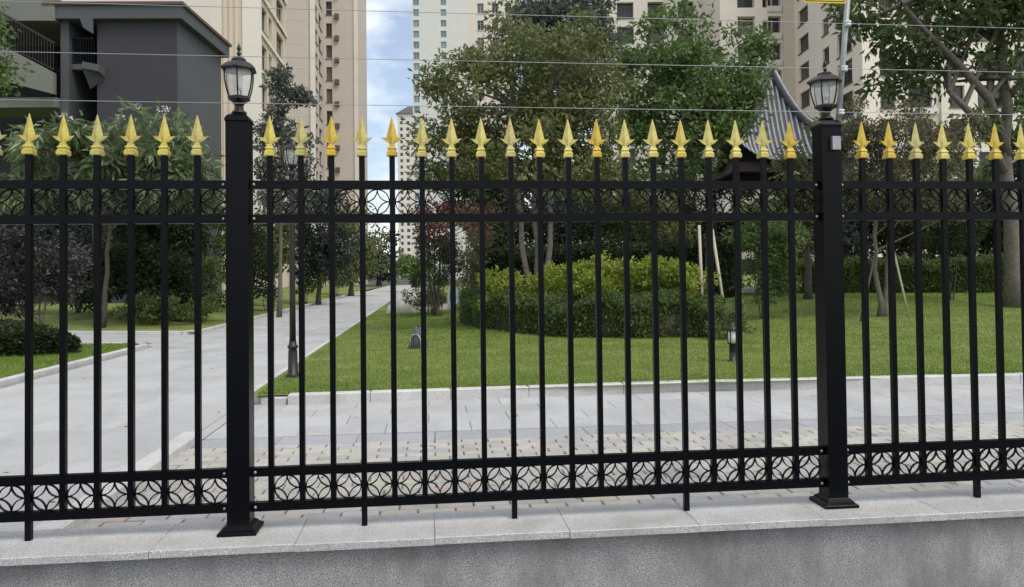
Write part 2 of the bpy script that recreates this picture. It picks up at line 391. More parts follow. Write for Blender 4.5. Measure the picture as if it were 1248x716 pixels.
# lawns
struct(sheet('lawn', -1.79, 70, 4.2, 70, 0, M['turf'], 70, 66, lawn_h))
def warp_lawn(xa, xb, fy0, fy1, nx, ny):
    V = []; Fs = []
    for j in range(ny + 1):
        for i in range(nx + 1):
            x = xa + (xb - xa) * (i / nx) ** 1.6; y0, y1 = fy0(x), fy1(x); y = y0 + (y1 - y0) * j / ny
            V.append((x, y, lawn_h(x, y - 0.001 if y1 < 20 else y + 0.001)))
    for j in range(ny):
        for i in range(nx): a = j*(nx+1)+i; Fs.append((a, a+1, a+nx+2, a+nx+1))
    return struct(MB().add(V, Fs, True).build('lawn', M['turf']))
warp_lawn(-5.12, -45, lambda x: 0.16, sk_near, 40, 22)
warp_lawn(-5.2, -45, sk_far, lambda x: 75, 40, 40)
def grass(name, region, n, hgt, wid, label):
    x0, x1, y0, y1 = region
    V = np.zeros((n, 3, 3)); c = 0
    yy = y0 + (y1 - y0) * rng.random(n) ** 1.7; xx = x0 + (x1 - x0) * rng.random(n) * 1.0
    zz = np.array([lawn_h(a, b) for a, b in zip(xx, yy)])
    ang = rng.random(n) * 2 * PI; h = hgt * (0.5 + rng.random(n)); wd = wid * (0.7 + 0.6 * rng.random(n)) * (0.6 + yy / 14)
    lean = (rng.random((n, 2)) - 0.5) * 1.2
    B = np.stack([xx, yy, zz - 0.005], 1); D = np.stack([np.cos(ang), np.sin(ang), 0 * ang], 1)
    V[:, 0] = B - D * wd[:, None] / 2; V[:, 1] = B + D * wd[:, None] / 2
    V[:, 2] = B + np.stack([lean[:, 0] * h, lean[:, 1] * h, h], 1)
    o = np_mesh(name, V.reshape(-1, 3), np.arange(n * 3).reshape(-1, 3), M['blade'])
    o['kind'] = 'stuff'; tag(o, label, 'grass')
    return o
def np_mesh(name, V, T, mt, parent=None):
    me = bpy.data.meshes.new(name); nV, nT = len(V), len(T); k = T.shape[1]
    me.vertices.add(nV); me.vertices.foreach_set('co', V.astype(np.float32).ravel())
    me.loops.add(nT * k); me.loops.foreach_set('vertex_index', T.astype(np.int32).ravel())
    me.polygons.add(nT); me.polygons.foreach_set('loop_start', np.arange(0, nT * k, k, dtype=np.int32))
    me.update(calc_edges=True); me.materials.append(mt)
    return ob(name, me, parent)
grass('grass', (-1.72, 20, 4.27, 22), 420000, 0.028, 0.007, 'short mown grass of the lawn beyond the paved strip')
grass('grass', (-9, -5.15, 3, 11.3), 60000, 0.04, 0.008, 'short mown grass of the lawn left of the path')

def litter(n, region, hf, label):
    x0, x1, y0, y1 = region; C = np.zeros((n, 3))
    C[:, 0] = x0 + (x1 - x0) * rng.random(n); C[:, 1] = y0 + (y1 - y0) * rng.random(n) ** 1.3
    C[:, 2] = [hf(a, b_) for a, b_ in C[:, :2]]
    V = np.zeros((n, 4, 3)); a = rng.random(n) * 2 * PI; Ls = 0.025 + 0.035 * rng.random(n)
    D = np.stack([np.cos(a), np.sin(a), 0.25 * (rng.random(n) - 0.3)], 1); P_ = np.stack([-np.sin(a), np.cos(a), 0.5 * (rng.random(n) - 0.5)], 1)
    V[:, 0] = C; V[:, 2] = C + D * Ls[:, None]; V[:, 1] = C + (D * 0.5 - P_ * 0.28) * Ls[:, None]; V[:, 3] = C + (D * 0.5 + P_ * 0.28) * Ls[:, None]
    V[:, :, 2] = np.maximum(V[:, :, 2], C[:, None, 2] - 0.002)
    o = np_mesh('fallen_leaves', V.reshape(-1, 3), np.arange(n * 4).reshape(-1, 4), M['deadleaf']); stuff(o); tag(o, label, 'leaves')
M['deadleaf'] = mat('dead_leaf', (0.3, 0.2, 0.1), 0.8, palette=[(0.20,0.13,0.05),(0.30,0.24,0.08),(0.13,0.08,0.04),(0.24,0.25,0.09)], pal_src='island')
litter(260, (-1.6, 12, 4.4, 13), lambda x, y: lawn_h(x, y) + 0.028, 'a few scattered dry fallen leaves lying on the lawn')
litter(70, (-4.8, 6.5, 0.4, 12), lambda x, y: (PZ + 0.004) if (x < -1.95 or (y < 4.0 and x > -1.7)) else -0.14, 'a few dry leaves blown over the path and paving')
# ------------------------------------------------------------------ granite dwarf wall with coping
wall = thing('granite_wall', 'low speckled grey granite wall under the fence with pale coping slabs', 'wall', (0, 0, -0.5))
MB().box(-8, 9, -0.135, 0.13, -0.02, 0.462).build('core', M['granite'], wall)
x = -7.5
while x < 8.6:
    MB().slab(-0.4497, 0.4497, -0.165, -0.136, 0, 0.4655, 0.0).build('facing_slab', M['granite'], wall).location = (x + 0.45 + 0.04, 0, 0)
    x += 0.9
x = -7.84
while x < 8.8:
    wdt = 0.604
    me = slabmesh('cop', wdt - 0.0016, 0.372, M['coping'], 'coping_slab', 0.032, 0.003)
    ob('coping_slab', me, wall, (x + wdt / 2, -0.034 + random.uniform(-0.003, 0.003), 0.5 + random.uniform(-0.0012, 0.0012)), random.uniform(-0.002, 0.002))
    x += wdt

# ------------------------------------------------------------------ fence
ZT, Z1, Z2, Z3, Z4 = 1.90, 1.582, 1.425, 0.266, 0.108
BARW = 0.0125
def bar_mesh(z0): return MB().box(-BARW, BARW, -BARW, BARW, z0, 1.728).mesh('bar', M['black'])
BAR_S, BAR_L = bar_mesh(Z4 - 0.012), bar_mesh(0.001)
def spear_mesh():
    b = MB(); zb = 1.716
    # collar block and neck
    b.sq([(0.0215, zb), (0.0225, zb + 0.004), (0.0225, zb + 0.020), (0.018, zb + 0.024), (0.0165, zb + 0.030), (0.0195, zb + 0.034), (0.0185, zb + 0.040), (0.0125, zb + 0.046), (0.011, zb + 0.056)])
    # leaf blade, diamond section, with thin side barbs
    prof = [(0.0115, 0.048), (0.0125, 0.058), (0.017, 0.068), (0.0235, 0.080), (0.0255, 0.090), (0.0225, 0.105), (0.0175, 0.126), (0.0115, 0.150), (0.0045, 0.177), (0.0007, 0.188)]
    b.rings([[(-h, 0, zb + z), (0, -0.0085 * min(1, (0.192 - z) / 0.09), zb + z), (h, 0, zb + z), (0, 0.0085 * min(1, (0.192 - z) / 0.09), zb + z)] for h, z in prof], False)
    for sg_ in (-1, 1):
        pl = [(0.008, 0.060), (0.020, 0.0655), (0.031, 0.073), (0.040, 0.081), (0.0505, 0.0905), (0.041, 0.0885), (0.031, 0.0875), (0.018, 0.093)]
        V = [(sg_ * x, y_, zb + z) for y_ in (-0.0032, 0.0032) for x, z in pl]; n_ = len(pl)
        fs = [tuple(range(n_)), tuple(range(2*n_-1, n_-1, -1))] + [(q, q+n_, (q+1) % n_ + n_, (q+1) % n_) for q in range(n_)]
        b.add(V, fs)
    return b.mesh('spearhead', M['gold'])
SPEAR = spear_mesh()
def orn_mesh():
    b = MB(); r = 0.0555
    b.ring((0, 0), r, 0.0024, 0.006, n=26)
    for k, (sx, sz) in enumerate(((1,1),(-1,1),(-1,-1),(1,-1))):
        a0 = PI + k * PI / 2
        b.ring((sx * r, sz * r), r, 0.0024, 0.0052, a0 + 0.02, a0 + PI / 2 - 0.02, 9)
    return b.mesh('rosette', M['black'])
ORN = orn_mesh()
BOLT = MB().lathe([(0.0075, 0), (0.0075, 0.003), (0.004, 0.006)], 8).mesh('bolt', M['steel'])
def panel(xs, x0, x1, longs, label, pitch):
    p = thing('metal_fence', label, 'fence', (0, 0, 0), 0, 'fence panels along the granite wall')
    for i, x in enumerate(xs):
        b = ob('bar', BAR_L if i in longs else BAR_S, p, (x, 0, 0), random.uniform(-0.01, 0.01))
        ob('spearhead', SPEAR, b, (0, 0, random.uniform(-0.002, 0.002)), random.uniform(-0.14, 0.14))
    for z in (Z1, Z2, Z3, Z4):
        MB().box(x0, x1, -0.0165, 0.0165, z - 0.02, z + 0.02).build('rail', M['black'], p)
        for xe in (x0 + 0.016, x1 - 0.016):
            o = ob('bolt', BOLT, p, (xe, -0.0163, z)); o.rotation_euler.x = PI / 2
    cs = [(a + b_) / 2 for a, b_ in zip(xs[:-1], xs[1:])]
    if x1 - xs[-1] > 0.10: cs.append(xs[-1] + pitch / 2)
    if xs[0] - x0 > 0.10: cs.append(xs[0] - pitch / 2)
    for x in cs:
        for z in ((Z1 + Z2) / 2, (Z3 + Z4) / 2):
            o = ob('rosette', ORN, p, (x, 0, z)); o.scale = (pitch / 0.14 * 1.0, 1, 1.045)
    return p
XA = float(np.mean([ony(36, 195, 0)[0], ony(35, 560, 0)[0]])); XA5 = float(np.mean([ony(240, 195, 0)[0], ony(242.4, 560, 0)[0]]))
pA = (XA5 - XA) / 5
XC = float(np.mean([ony(1050, 195, 0)[0], ony(1059, 560, 0)[0]])); XC5 = float(np.mean([ony(1214, 195, 0)[0], ony(1221, 560, 0)[0]]))
pC = (XC5 - XC) / 5
PX1, PX2, PW = -0.867, 1.983, 0.05
xsA = [XA5 - pA * k for k in range(18, -1, -1)]
panel(xsA, PX1 - 2.8, PX1 - PW - 0.0015, (13, 8, 3), 'black spear-topped fence panel beside the granite path, ending at the bare lantern post', pA)
panel([-0.73 + 0.14 * i for i in range(19)], PX1 + PW + 0.0015, PX2 - PW - 0.0015, (3, 8, 14), 'black fence panel with gold spearheads spanning between the two lantern posts', 0.14)
xsC = [XC + pC * k for k in range(19)]
panel(xsC, PX2 + PW + 0.0015, PX2 + 2.85, (4, 9, 14), 'black spear-topped fence panel running on from the post with the wire pole', pC)

def fence_post(x, label):
    p = thing('fence_post', label, 'post', (x, 0, 0), 0, 'lantern posts of the fence')
    b = MB(); b.sq([(0.048, 0.02), (0.05, 0.022), (0.05, 1.875), (0.047, 1.885)]); b.build('shaft', M['black'], p)
    MB().sq([(0.084, 0.0), (0.085, 0.003), (0.085, 0.013), (0.082, 0.016), (0.068, 0.024), (0.064, 0.032), (0.0535, 0.040), (0.0515, 0.042)]).build('base_plate', M['black'], p)
    MB().lathe([(0.062, 1.86), (0.066, 1.865), (0.066, 1.872), (0.062, 1.885), (0.050, 1.902), (0.034, 1.912), (0.030, 1.915)], 4, rot=PI/4, smooth=False).build('cap', M['black'], p) if False else \
        MB().sq([(0.0515, 1.868), (0.0535, 1.872), (0.0535, 1.880), (0.050, 1.890), (0.042, 1.900), (0.030, 1.907), (0.0285, 1.909)]).build('cap', M['black'], p)
    for z in (Z1, Z2, Z3, Z4):
        for s in (-1, 1): pass
    return p
fence_post(PX1, 'square black fence post between the spear-topped panels, crowned only by its lantern')
fence_post(PX2, 'square black fence post with a steel bracket and a leaning wire pole on its side')

def lantern(x, z, label, rz=0.0, k=1.0):
    t = thing('post_lantern', label, 'lantern', (x, 0, z), rz, 'lanterns on the fence posts'); n = 6
    def hexp(prof, name, mt, par): return MB().lathe(prof, n, smooth=False, rot=PI/6).build(name, mt, par)
    MB().lathe([(0.030, 0), (0.034, 0.004), (0.034, 0.010), (0.022, 0.018), (0.019, 0.035), (0.024, 0.048), (0.036, 0.060), (0.046, 0.066)], 14).build('neck', M['lampblack'], t)
    hexp([(0.044, 0.064), (0.054, 0.068), (0.054, 0.078), (0.048, 0.082)], 'gallery', M['lampblack'], t)
    # six bowed panes, each with a rib at its corner
    prof = [(0.050, 0.082), (0.060, 0.115), (0.067, 0.150), (0.069, 0.180), (0.067, 0.205)]
    for i in range(n):
        a0, a1 = 2*PI*i/n + PI/6, 2*PI*(i+1)/n + PI/6
        V = []; Fs = []
        for r, z_ in prof: V += [(r*math.cos(a0)*0.985, r*math.sin(a0)*0.985, z_), (r*math.cos(a1)*0.985, r*math.sin(a1)*0.985, z_)]
        for q in range(len(prof) - 1): Fs.append((2*q, 2*q+1, 2*q+3, 2*q+2))
        MB().add(V, Fs).build('pane', M['lglass'], t)
        MB().tube([(r*math.cos(a0), r*math.sin(a0), z_) for r, z_ in prof], 0.0036, 5).build('rib', M['lampblack'], t)
    MB().lathe([(0.012, 0.20), (0.013, 0.16), (0.017, 0.135), (0.011, 0.118), (0.003, 0.112)], 10).build('bulb', M['bulb'], t)
    r_ = hexp([(0.066, 0.203), (0.082, 0.200), (0.086, 0.206), (0.084, 0.213), (0.062, 0.232), (0.040, 0.243), (0.036, 0.246), (0.036, 0.254), (0.024, 0.262), (0.008, 0.268)], 'roof', M['lampblack'], t)
    MB().lathe([(0.006, 0.266), (0.007, 0.276), (0.012, 0.282), (0.007, 0.288), (0.005, 0.294), (0.010, 0.302), (0.009, 0.310), (0.004, 0.322), (0.001, 0.334)], 10).build('finial', M['lampblack'], r_)
    t.scale = (k, k, k)
    return t
lantern(PX1, 1.909, 'dark six-sided lantern on the post that carries nothing else', 0.12)
lantern(PX2, 1.909, 'dark six-sided lantern on the post with the wire pole beside it', 0.3).scale = (1.06, 1.06, 0.92)

# electric-fence pole, bracket, sign and wires
pa = ony(1019, 184, -0.03); pb = ony(1033, 0, -0.03)
dirp = (pb - pa) / np.linalg.norm(pb - pa)
wp = thing('wire_pole', 'slim pale pole leaning up from the bracket on the fence post', 'pole', tuple(pa))
MB().tube([(0,0,0), tuple(dirp * 0.95)], 0.0135, 10).build('tube', M['zinc'], wp)
br = MB().box(-0.040, 0.002, -0.042, -0.018, 0.0, 0.066); br.box(-0.046, 0.016, -0.018, -0.0145, -0.008, 0.074)
br.build('bracket', M['steel'], wp)
def wire_pts(pts):
    P = [ony(u, v, -0.03) for u, v in pts]; xs = [p[0] for p in P]; zs = [p[2] for p in P]
    c = np.polyfit(xs, zs, 2); return c
WN = ['topmost electric-fence wire, strung well above the spearheads', 'middle of the three electric-fence wires above the spearheads', 'lowest electric-fence wire, just clearing the spearhead tips']
for k, pts in enumerate([[(0, 2), (430, 16), (1040, 32), (1248, 35)], [(0, 62), (550, 79), (828, 82), (1248, 88)], [(0, 120), (540, 134), (828, 137), (1248, 139)]]):
    c = wire_pts(pts)
    X = np.linspace(-3.6, 4.8, 40); Z = np.polyval(np.polyfit([p[0] for p in [ony(u, v, -0.03) for u, v in pts]], [p[2] for p in [ony(u, v, -0.03) for u, v in pts]], 1), X)
    wr = MB().tube([(x, -0.048, z) for x, z in zip(X, Z)], 0.0016, 5).build('fence_wire', M['wire'])
    tag(wr, WN[k], 'wire', 'electric-fence wires')
    tz = (np.interp(2.05, X, Z) - pa[2]) / dirp[2]; q = dirp * tz
    MB().lathe([(0.006, -0.014), (0.015, -0.012), (0.016, -0.004), (0.010, 0.0), (0.016, 0.004), (0.015, 0.012), (0.006, 0.014)], 10, (q[0], q[1] - 0.02)).build('insulator', M['white'], wp).location.z = q[2]
sg = at(1004, 4, 3.68)
sx0, sx1 = ony(979, 3, -0.05)[0], ony(1030, 3, -0.05)[0]; sz0 = ony(1004, 4.5, -0.05)[2]
sign = thing('warning_sign', 'yellow plate with a dark border line hung from the top wire by the pole', 'sign', ((sx0 + sx1) / 2, -0.055, sz0))
hw = (sx1 - sx0) / 2
MB().box(-hw, hw, -0.002, 0.002, 0, 0.10).build('plate', M['yellow'], sign)
bd = MB(); i_ = 0.008
for a, b_, c_, d_ in ((-hw+i_, hw-i_, i_, i_+0.003), (-hw+i_, hw-i_, 0.089, 0.092), (-hw+i_, -hw+i_+0.003, i_+0.003, 0.089), (hw-i_-0.003, hw-i_, i_+0.003, 0.089)):
    bd.box(a, b_, -0.0032, -0.0021, c_, d_)
bd.build('border', M['black'], sign)

# ------------------------------------------------------------------ vegetation
def leaves(C, n_per, rc, size, aspect, flat=0.75, droop=0.2, up_bias=0.5, seed=0):
    g = np.random.default_rng(seed); K = len(C); n = K * n_per
    rcs = np.repeat(rc * (0.7 + 0.6 * g.random(K)), n_per)
    P = np.repeat(np.asarray(C), n_per, 0); q = g.normal(size=(n, 3)); q /= np.linalg.norm(q, axis=1)[:, None]
    rad = g.random(n) ** 0.45
    off = q * (rad * rcs)[:, None]; off[:, 2] *= flat; P = P + off
    d = q * 0.8 + g.normal(size=(n, 3)) * 0.7; d[:, 2] -= droop; d /= np.linalg.norm(d, axis=1)[:, None]
    nn = g.normal(size=(n, 3)) * 0.75; nn[:, 2] += up_bias; s = np.cross(d, nn); s /= np.linalg.norm(s, axis=1)[:, None] + 1e-9; nn = np.cross(s, d)
    Ln = size * (0.65 + 0.7 * g.random(n)); W = Ln * aspect
    V = np.zeros((n, 4, 3))
    V[:, 0] = P; V[:, 2] = P + d * Ln[:, None] - nn * (Ln * 0.12)[:, None]
    mid = P + d * (Ln * 0.48)[:, None] + nn * (Ln * 0.10)[:, None]
    V[:, 1] = mid - s * (W / 2)[:, None]; V[:, 3] = mid + s * (W / 2)[:, None]
    # fold along the midrib
    idx = np.arange(n) * 4
    T = np.concatenate([np.stack([idx, idx + 1, idx + 2], 1), np.stack([idx, idx + 2, idx + 3], 1)])
    return V.reshape(-1, 3), T
def centres(ells, dep, dens, seed, shell=0.35, thick=1.0):
    """ells: (u, v, ru, rv) outlines of foliage masses; each becomes a full ellipsoid at the tree's depth."""
    g = np.random.default_rng(seed); out_ = []
    for (u, v, ru, rv) in ells:
        c = at(u, v, dep); k = dep / F; a, b = ru * k, rv * k; n = max(6, int(2.6 * dens * a * a * b))
        q = g.normal(size=(n, 3)); q /= np.linalg.norm(q, axis=1)[:, None]
        r = shell + (1 - shell) * g.random(n) ** 0.6
        q = q * r[:, None] * np.array([a, a * thick, b]); out_.append(c + q)
    return np.concatenate(out_)
def tree(name, label, cat, base, ells, dep, trunk_top, leaf, size, aspect=0.5, dens=14, per=60, rc=0.35, tr=0.09, nlimb=26, bark='bark', seed=1, group=None, stems=None, thick=1.0, droop=0.2, flat=0.75, shell=0.35, flower=0, limbs=(), up_bias=0.5):
    base = np.asarray(base, float); g = np.random.default_rng(seed + 99)
    t = thing(name, label, cat, base, 0, group)
    C = centres(ells, dep, dens, seed, shell, thick); top = np.asarray(trunk_top, float)
    b = MB(); st = stems or [(0, 0)]
    tops = []
    for k, (dx, dy) in enumerate(st):
        p0 = np.array([dx * 0.25, dy * 0.25, -0.06]); p3 = top - base + np.array([dx, dy, 0])
        pts = []; n = 9
        wob = g.normal(size=(n, 3)) * 0.018 * (tr / 0.09); wob[0] = 0
        for i in range(n):
            s = i / (n - 1); pts.append(p0 + (p3 - p0) * s + wob[i] + np.array([dx, dy, 0]) * 0.25 * math.sin(PI * s))
        rr = [tr * (1.35 if i == 0 else 1.0) * (1 - 0.55 * i / (n - 1)) / (len(st) ** 0.35) for i in range(n)]
        b.tube(pts, rr, 9); tops.append(pts)
    for lp in limbs:
        P = [np.asarray(p, float) - base for p, r in lp]; b.tube(P, [r for p, r in lp], 8)
        tops.append(P)
    sel = g.permutation(len(C))[:nlimb]
    for ci in sel:
        c = C[ci] - base; pts = tops[g.integers(len(tops))]
        cand = [p for p in pts[len(pts)//3:]]
        s0 = min(cand, key=lambda p: np.linalg.norm((p - c) * np.array([1, 1, 1.0])) + (2.0 if p[2] > c[2] + 0.2 else 0) + g.random() * 0.6)
        md = (s0 + c) / 2 + g.normal(size=3) * 0.10 + np.array([0, 0, 0.08])
        r0 = tr * 0.33; Q = [s0 * (1-s)**2 + 2 * md * s * (1-s) + c * s * s for s in np.linspace(0, 1, 6)]
        b.tube(Q, [r0 * (1 - 0.85 * s) for s in np.linspace(0, 1, 6)], 5, cap=False)
    b.build('trunk', M[bark], t)
    V, T = leaves(C - base, int(per * 1.35), rc, size, aspect, flat, droop, up_bias, seed)
    global NL; NL += len(T)
    np_mesh('crown', V, T, LF[leaf], t)
    if flower:
        ss = g.permutation(len(C)); hi = ss[np.argsort(-C[ss, 2])][:flower]
        V, T = leaves(C[hi] - base + np.array([0, 0, rc * 0.7]), 50, rc * 0.35, 0.05, 0.8, 0.5, 0, 0.9, seed + 5)
        np_mesh('blossom', V, T, M['flower'], t)
    return t
NL = 0
def gbase(u, d, v=360):
    p = at(u, v, d); return np.array([p[0], p[1], lawn_h(p[0], p[1])])
def shrub(name, label, u, v, ru, rv, dep, leaf, size, dens=30, per=60, rc=0.2, aspect=0.5, seed=1, group=None, extra=(), **kw):
    b = gbase(u, dep); return tree(name, label, kw.pop('cat', 'shrub'), b, [(u, v, ru, rv)] + list(extra), dep, b + np.array([0, 0, max(0.25, (at(u, v, dep)[2] - b[2]) * 0.9)]), leaf, size, aspect, dens, per, rc, kw.pop('tr', 0.025), kw.pop('nlimb', 14), kw.pop('bark', 'barkdk'), seed, group, kw.pop('stems', [(-0.15, 0.05), (0.14, 0.0), (0.0, 0.12)]), **kw)

# central tree behind the hedge
b = ongr(655, 380); dC = 15.5; b = gbase(656, dC)
tree('broadleaf_tree', 'large olive green tree rising from the hedge bed in the middle of the lawn', 'tree', b,
     [(610,118,72,76),(690,88,66,84),(560,185,44,50),(645,190,100,50),(705,165,66,60),(545,130,26,30),(630,55,52,40),(530,95,16,16),(528,170,18,22),(575,75,30,26),(738,110,24,40),(520,215,14,14)], dC, at(650, 130, dC), 'olive', 0.12, 0.44, 9.5, 58, 0.36, 0.10, 70, 'bark', 11, stems=[(-0.35,0.1),(0.3,-0.1),(0.02,0.25)])
tree('broadleaf_tree', 'grey green tree whose top shows behind the olive green tree', 'tree', gbase(690, 30),
     [(685,15,58,55),(655,40,50,50),(735,55,30,50),(680,110,50,70)], 30, at(690, 100, 30), 'silver', 0.17, 0.5, 5, 60, 0.55, 0.14, 30, 'bark', 12)
# bright green tree
dG = 17
tree('broadleaf_tree', 'dense bright green tree left of the pavilion roof', 'tree', gbase(866, dG),
     [(800,75,48,55),(862,70,55,50),(900,95,30,40),(775,130,42,58),(845,140,75,55),(893,150,22,24),(795,185,50,35),(850,195,36,26),(758,80,16,24),(908,122,24,28),(925,60,14,18),(820,22,26,18)], dG, at(862, 150, dG), 'green', 0.125, 0.46, 9.5, 64, 0.36, 0.11, 50, 'barkdk', 21, shell=0.2)
# big tree at the right
dR = 17.5; bR = at(1236, 362, dR); bR[2] = lawn_h(bR[0], bR[1])
P = lambda u, v, dd=0: at(u, v, dR + dd)
limbs = [[(P(1228,190),0.12),(P(1205,120,-.2),0.10),(P(1165,75,-.5),0.075),(P(1130,40,-.8),0.05),(P(1100,5,-1),0.035)],
         [(P(1222,55),0.09),(P(1190,35,.3),0.07),(P(1150,15,.6),0.05),(P(1105,-10,.8),0.03)],
         [(P(1231,225),0.10),(P(1205,165,-.2),0.085),(P(1175,130,-.4),0.07),(P(1157,112,-.4),0.055)],
         [(P(1228,120),0.08),(P(1250,95,-.3),0.06),(P(1290,60,-.5),0.04)],
         [(P(1222,60),0.09),(P(1212,0,0),0.08),(P(1200,-80,0),0.06),(P(1185,-150,.3),0.03)]]
tree('broadleaf_tree', 'tall broad-leaved tree with a thick pale trunk and forking limbs on the lawn', 'tree', bR,
     [(1075,28,42,26),(1110,62,48,32),(1150,30,48,30),(1135,95,36,22),(1200,15,45,28),(1240,110,22,40),(1050,8,34,18),(1185,150,22,16),(1255,50,30,50),(1170,-50,110,50),(1270,-20,70,60),(1090,90,30,26),(1165,70,34,26),(1205,70,30,30)], dR, P(1222, 50), 'big', 0.20, 0.44, 13, 24, 0.42, 0.19, 26, 'bark', 31, limbs=limbs, droop=0.4, shell=0.3)
# staked small tree with brownish foliage
bS = ongr(1075, 386); dS = float((bS - CAM) @ fw)
tree('small_tree', 'small staked tree with fine brownish foliage on the lawn', 'tree', bS,
     [(1058,185,34,50),(1105,170,50,45),(1150,185,40,40),(1090,225,62,30),(1045,150,22,30),(1170,165,30,28),(1120,250,60,22)], dS, at(1078, 225, dS), 'mauve', 0.075, 0.5, 22, 85, 0.30, 0.075, 60, 'bark', 41, stems=[(-0.18,0),(0.2,0.1)])
for du, dv, tu in ((-26, 10, 1068), (33, 6, 1088)):
    a = ongr(1075 + du, 390 + dv - 8); c = at(tu, 300, dS)
    o = MB().tube([Vector(a) - Vector(a), Vector(c) - Vector(a)], 0.022, 7).build('tree_stake', M['stake' if du > 0 else 'barkdk']); o.location = Vector(a)
    tag(o, 'pale slanted stake propping the small brownish tree' if du > 0 else 'dark slanted stake propping the small brownish tree', 'stake', None)
for (u0, v0, u1, v1, dd, lb) in ((857, 372, 852, 275, 13.6, 'bare upright pole standing in the hedge under the bright green tree'), (886, 362, 868, 280, 13.8, 'bare slanting pole leaning in the hedge under the bright green tree')):
    a = at(u0, v0 + 6, dd); a[2] = lawn_h(a[0], a[1]); c = at(u1, v1, dd + 0.4)
    o = MB().tube([(0, 0, 0), tuple(c - a)], 0.028, 7).build('tree_stake', M['stake']); o.location = Vector(a); tag(o, lb, 'stake')

# clipped hedge: a bed outline swept into a rounded, leafy box
def hedge(label, front, depth_m, hgt, leaf, size, n, seed, cat='hedge', wob=0.06):
    g = np.random.default_rng(seed); fr = [np.array(p, float) for p in front]
    seg = np.cumsum([0] + [np.linalg.norm(b_[:2] - a[:2]) for a, b_ in zip(fr[:-1], fr[1:])]); Ltot = seg[-1]
    base = fr[0].copy(); t = thing('hedge', label, cat, base)
    def pos(s):
        i = min(len(fr) - 2, int(np.searchsorted(seg, s, 'right')) - 1); f_ = (s - seg[i]) / (seg[i+1] - seg[i]); p = fr[i] * (1 - f_) + fr[i+1] * f_
        d = fr[i+1] - fr[i]; d = d / np.linalg.norm(d[:2]); nrm = np.array([-d[1], d[0], 0.0]); nrm = nrm if nrm[1] > 0 else -nrm; return p, nrm
    # inner dark body of twigs
    ins = MB(); rings = []; K = 40
    for k in range(K + 1):
        p, nr = pos(Ltot * k / K * 0.999); hh = hgt * (0.82 + 0.06 * math.sin(k * 1.7)); loop = []
        for a_, z_ in ((0.10, -0.03), (0.08, hh * 0.75), (0.22, hh), (depth_m - 0.2, hh), (depth_m - 0.08, hh * 0.7), (depth_m - 0.1, -0.03)):
            q = p + nr * a_; loop.append((q[0] - base[0], q[1] - base[1], lawn_h(q[0], q[1]) + z_ - base[2]))
        rings.append(loop)
    ins.rings(rings, True); ins.build('twig_body', M['barkdk'], t)
    C = np.zeros((n, 3))
    lob = g.random(64) * 2 * PI
    for i in range(n):
        s = g.random() * Ltot; p, nr = pos(s); r = g.random(); bump = wob * (math.sin(s * 2.1 + 1) + math.sin(s * 4.7 + seed))
        if r < 0.5: a_, z_ = 0.05 + 0.05 * g.random(), hgt * g.random() ** 0.8
        elif r < 0.95: a_, z_ = g.random() * depth_m, hgt * (0.93 + 0.12 * g.random()) + bump
        else: a_, z_ = depth_m - 0.1 * g.random(), hgt * g.random()
        if a_ < 0.2: z_ = min(z_, hgt - 0.10 + a_ * 0.5 + bump)
        q = p + nr * (a_ + bump * 0.6); C[i] = (q[0] - base[0], q[1] - base[1], lawn_h(q[0], q[1]) + z_ - base[2])
    V, T = leaves(C, 9, 0.075, size, 0.5, 1.0, 0.0, 0.5, seed + 1)
    np_mesh('foliage', V, T, LF[leaf], t)
    return t
def G(u, v): return ongr(u, v)
hedge('low clipped dark green hedge curving round the bed in the middle of the lawn', [G(556,394), G(590,401), G(640,408), G(700,412), G(780,413), G(855,412), G(885,404)], 1.5, 0.58, 'hedge', 0.06, 11000, 51, wob=0.085)
lb = ['bright lime green shrub at the foot of the olive tree', 'bright lime green shrub in the hedge bed right of the olive tree trunk', 'bright lime green shrub in the middle of the hedge bed', 'bright lime green shrub behind the hedge, left of the bare poles', 'bright lime green shrub around the bare poles']
for k, (u, v, ru, rv, dd) in enumerate([(610,352,34,24,15.2),(680,345,44,28,14.6),(736,342,42,28,14.2),(792,342,44,30,14.0),(842,350,32,26,13.8)]):
    shrub('lime_shrub', lb[k], u, v, ru, rv, dd, 'lime', 0.085, 60, 70, 0.16, 0.5, 60 + k, 'lime green shrubs in the hedge bed', nlimb=10, shell=0.1)
shrub('dark_shrub', 'dark leafy shrub growing over the right end of the hedge', 878, 385, 34, 26, 12.5, 'hedge', 0.06, 70, 60, 0.14, 0.5, 66)
shrub('green_shrub', 'round mid green shrub between the bright green tree and the lantern post', 930, 282, 46, 34, 16.5, 'green', 0.10, 30, 80, 0.25, 0.5, 67, extra=[(935,335,28,45)])
# red maple and layered shrub left of the tree
shrub('red_maple', 'small reddish maple beside the boulder at the path', 530, 268, 30, 24, 21, 'red', 0.09, 20, 60, 0.28, 0.6, 71, extra=[(548,295,26,16),(515,290,16,14),(575,262,30,26)], cat='tree', tr=0.05)
shrub('layered_pine', 'dark layered evergreen shrub under the red maple', 535, 318, 26, 14, 20.5, 'dark', 0.10, 40, 70, 0.2, 0.25, 72, extra=[(528,340,24,12),(545,300,22,10)])
shrub('purple_shrub', 'dull purple layered shrub left of the lime green one', 578, 312, 22, 12, 18.5, 'mauve', 0.075, 60, 70, 0.18, 0.4, 73, extra=[(570,340,20,12),(585,290,18,9),(590,362,16,10)])
shrub('brown_shrub', 'low rounded brownish shrub against the pale boulder', 522, 364, 32, 15, 22, 'oliveb', 0.07, 60, 70, 0.16, 0.5, 74)
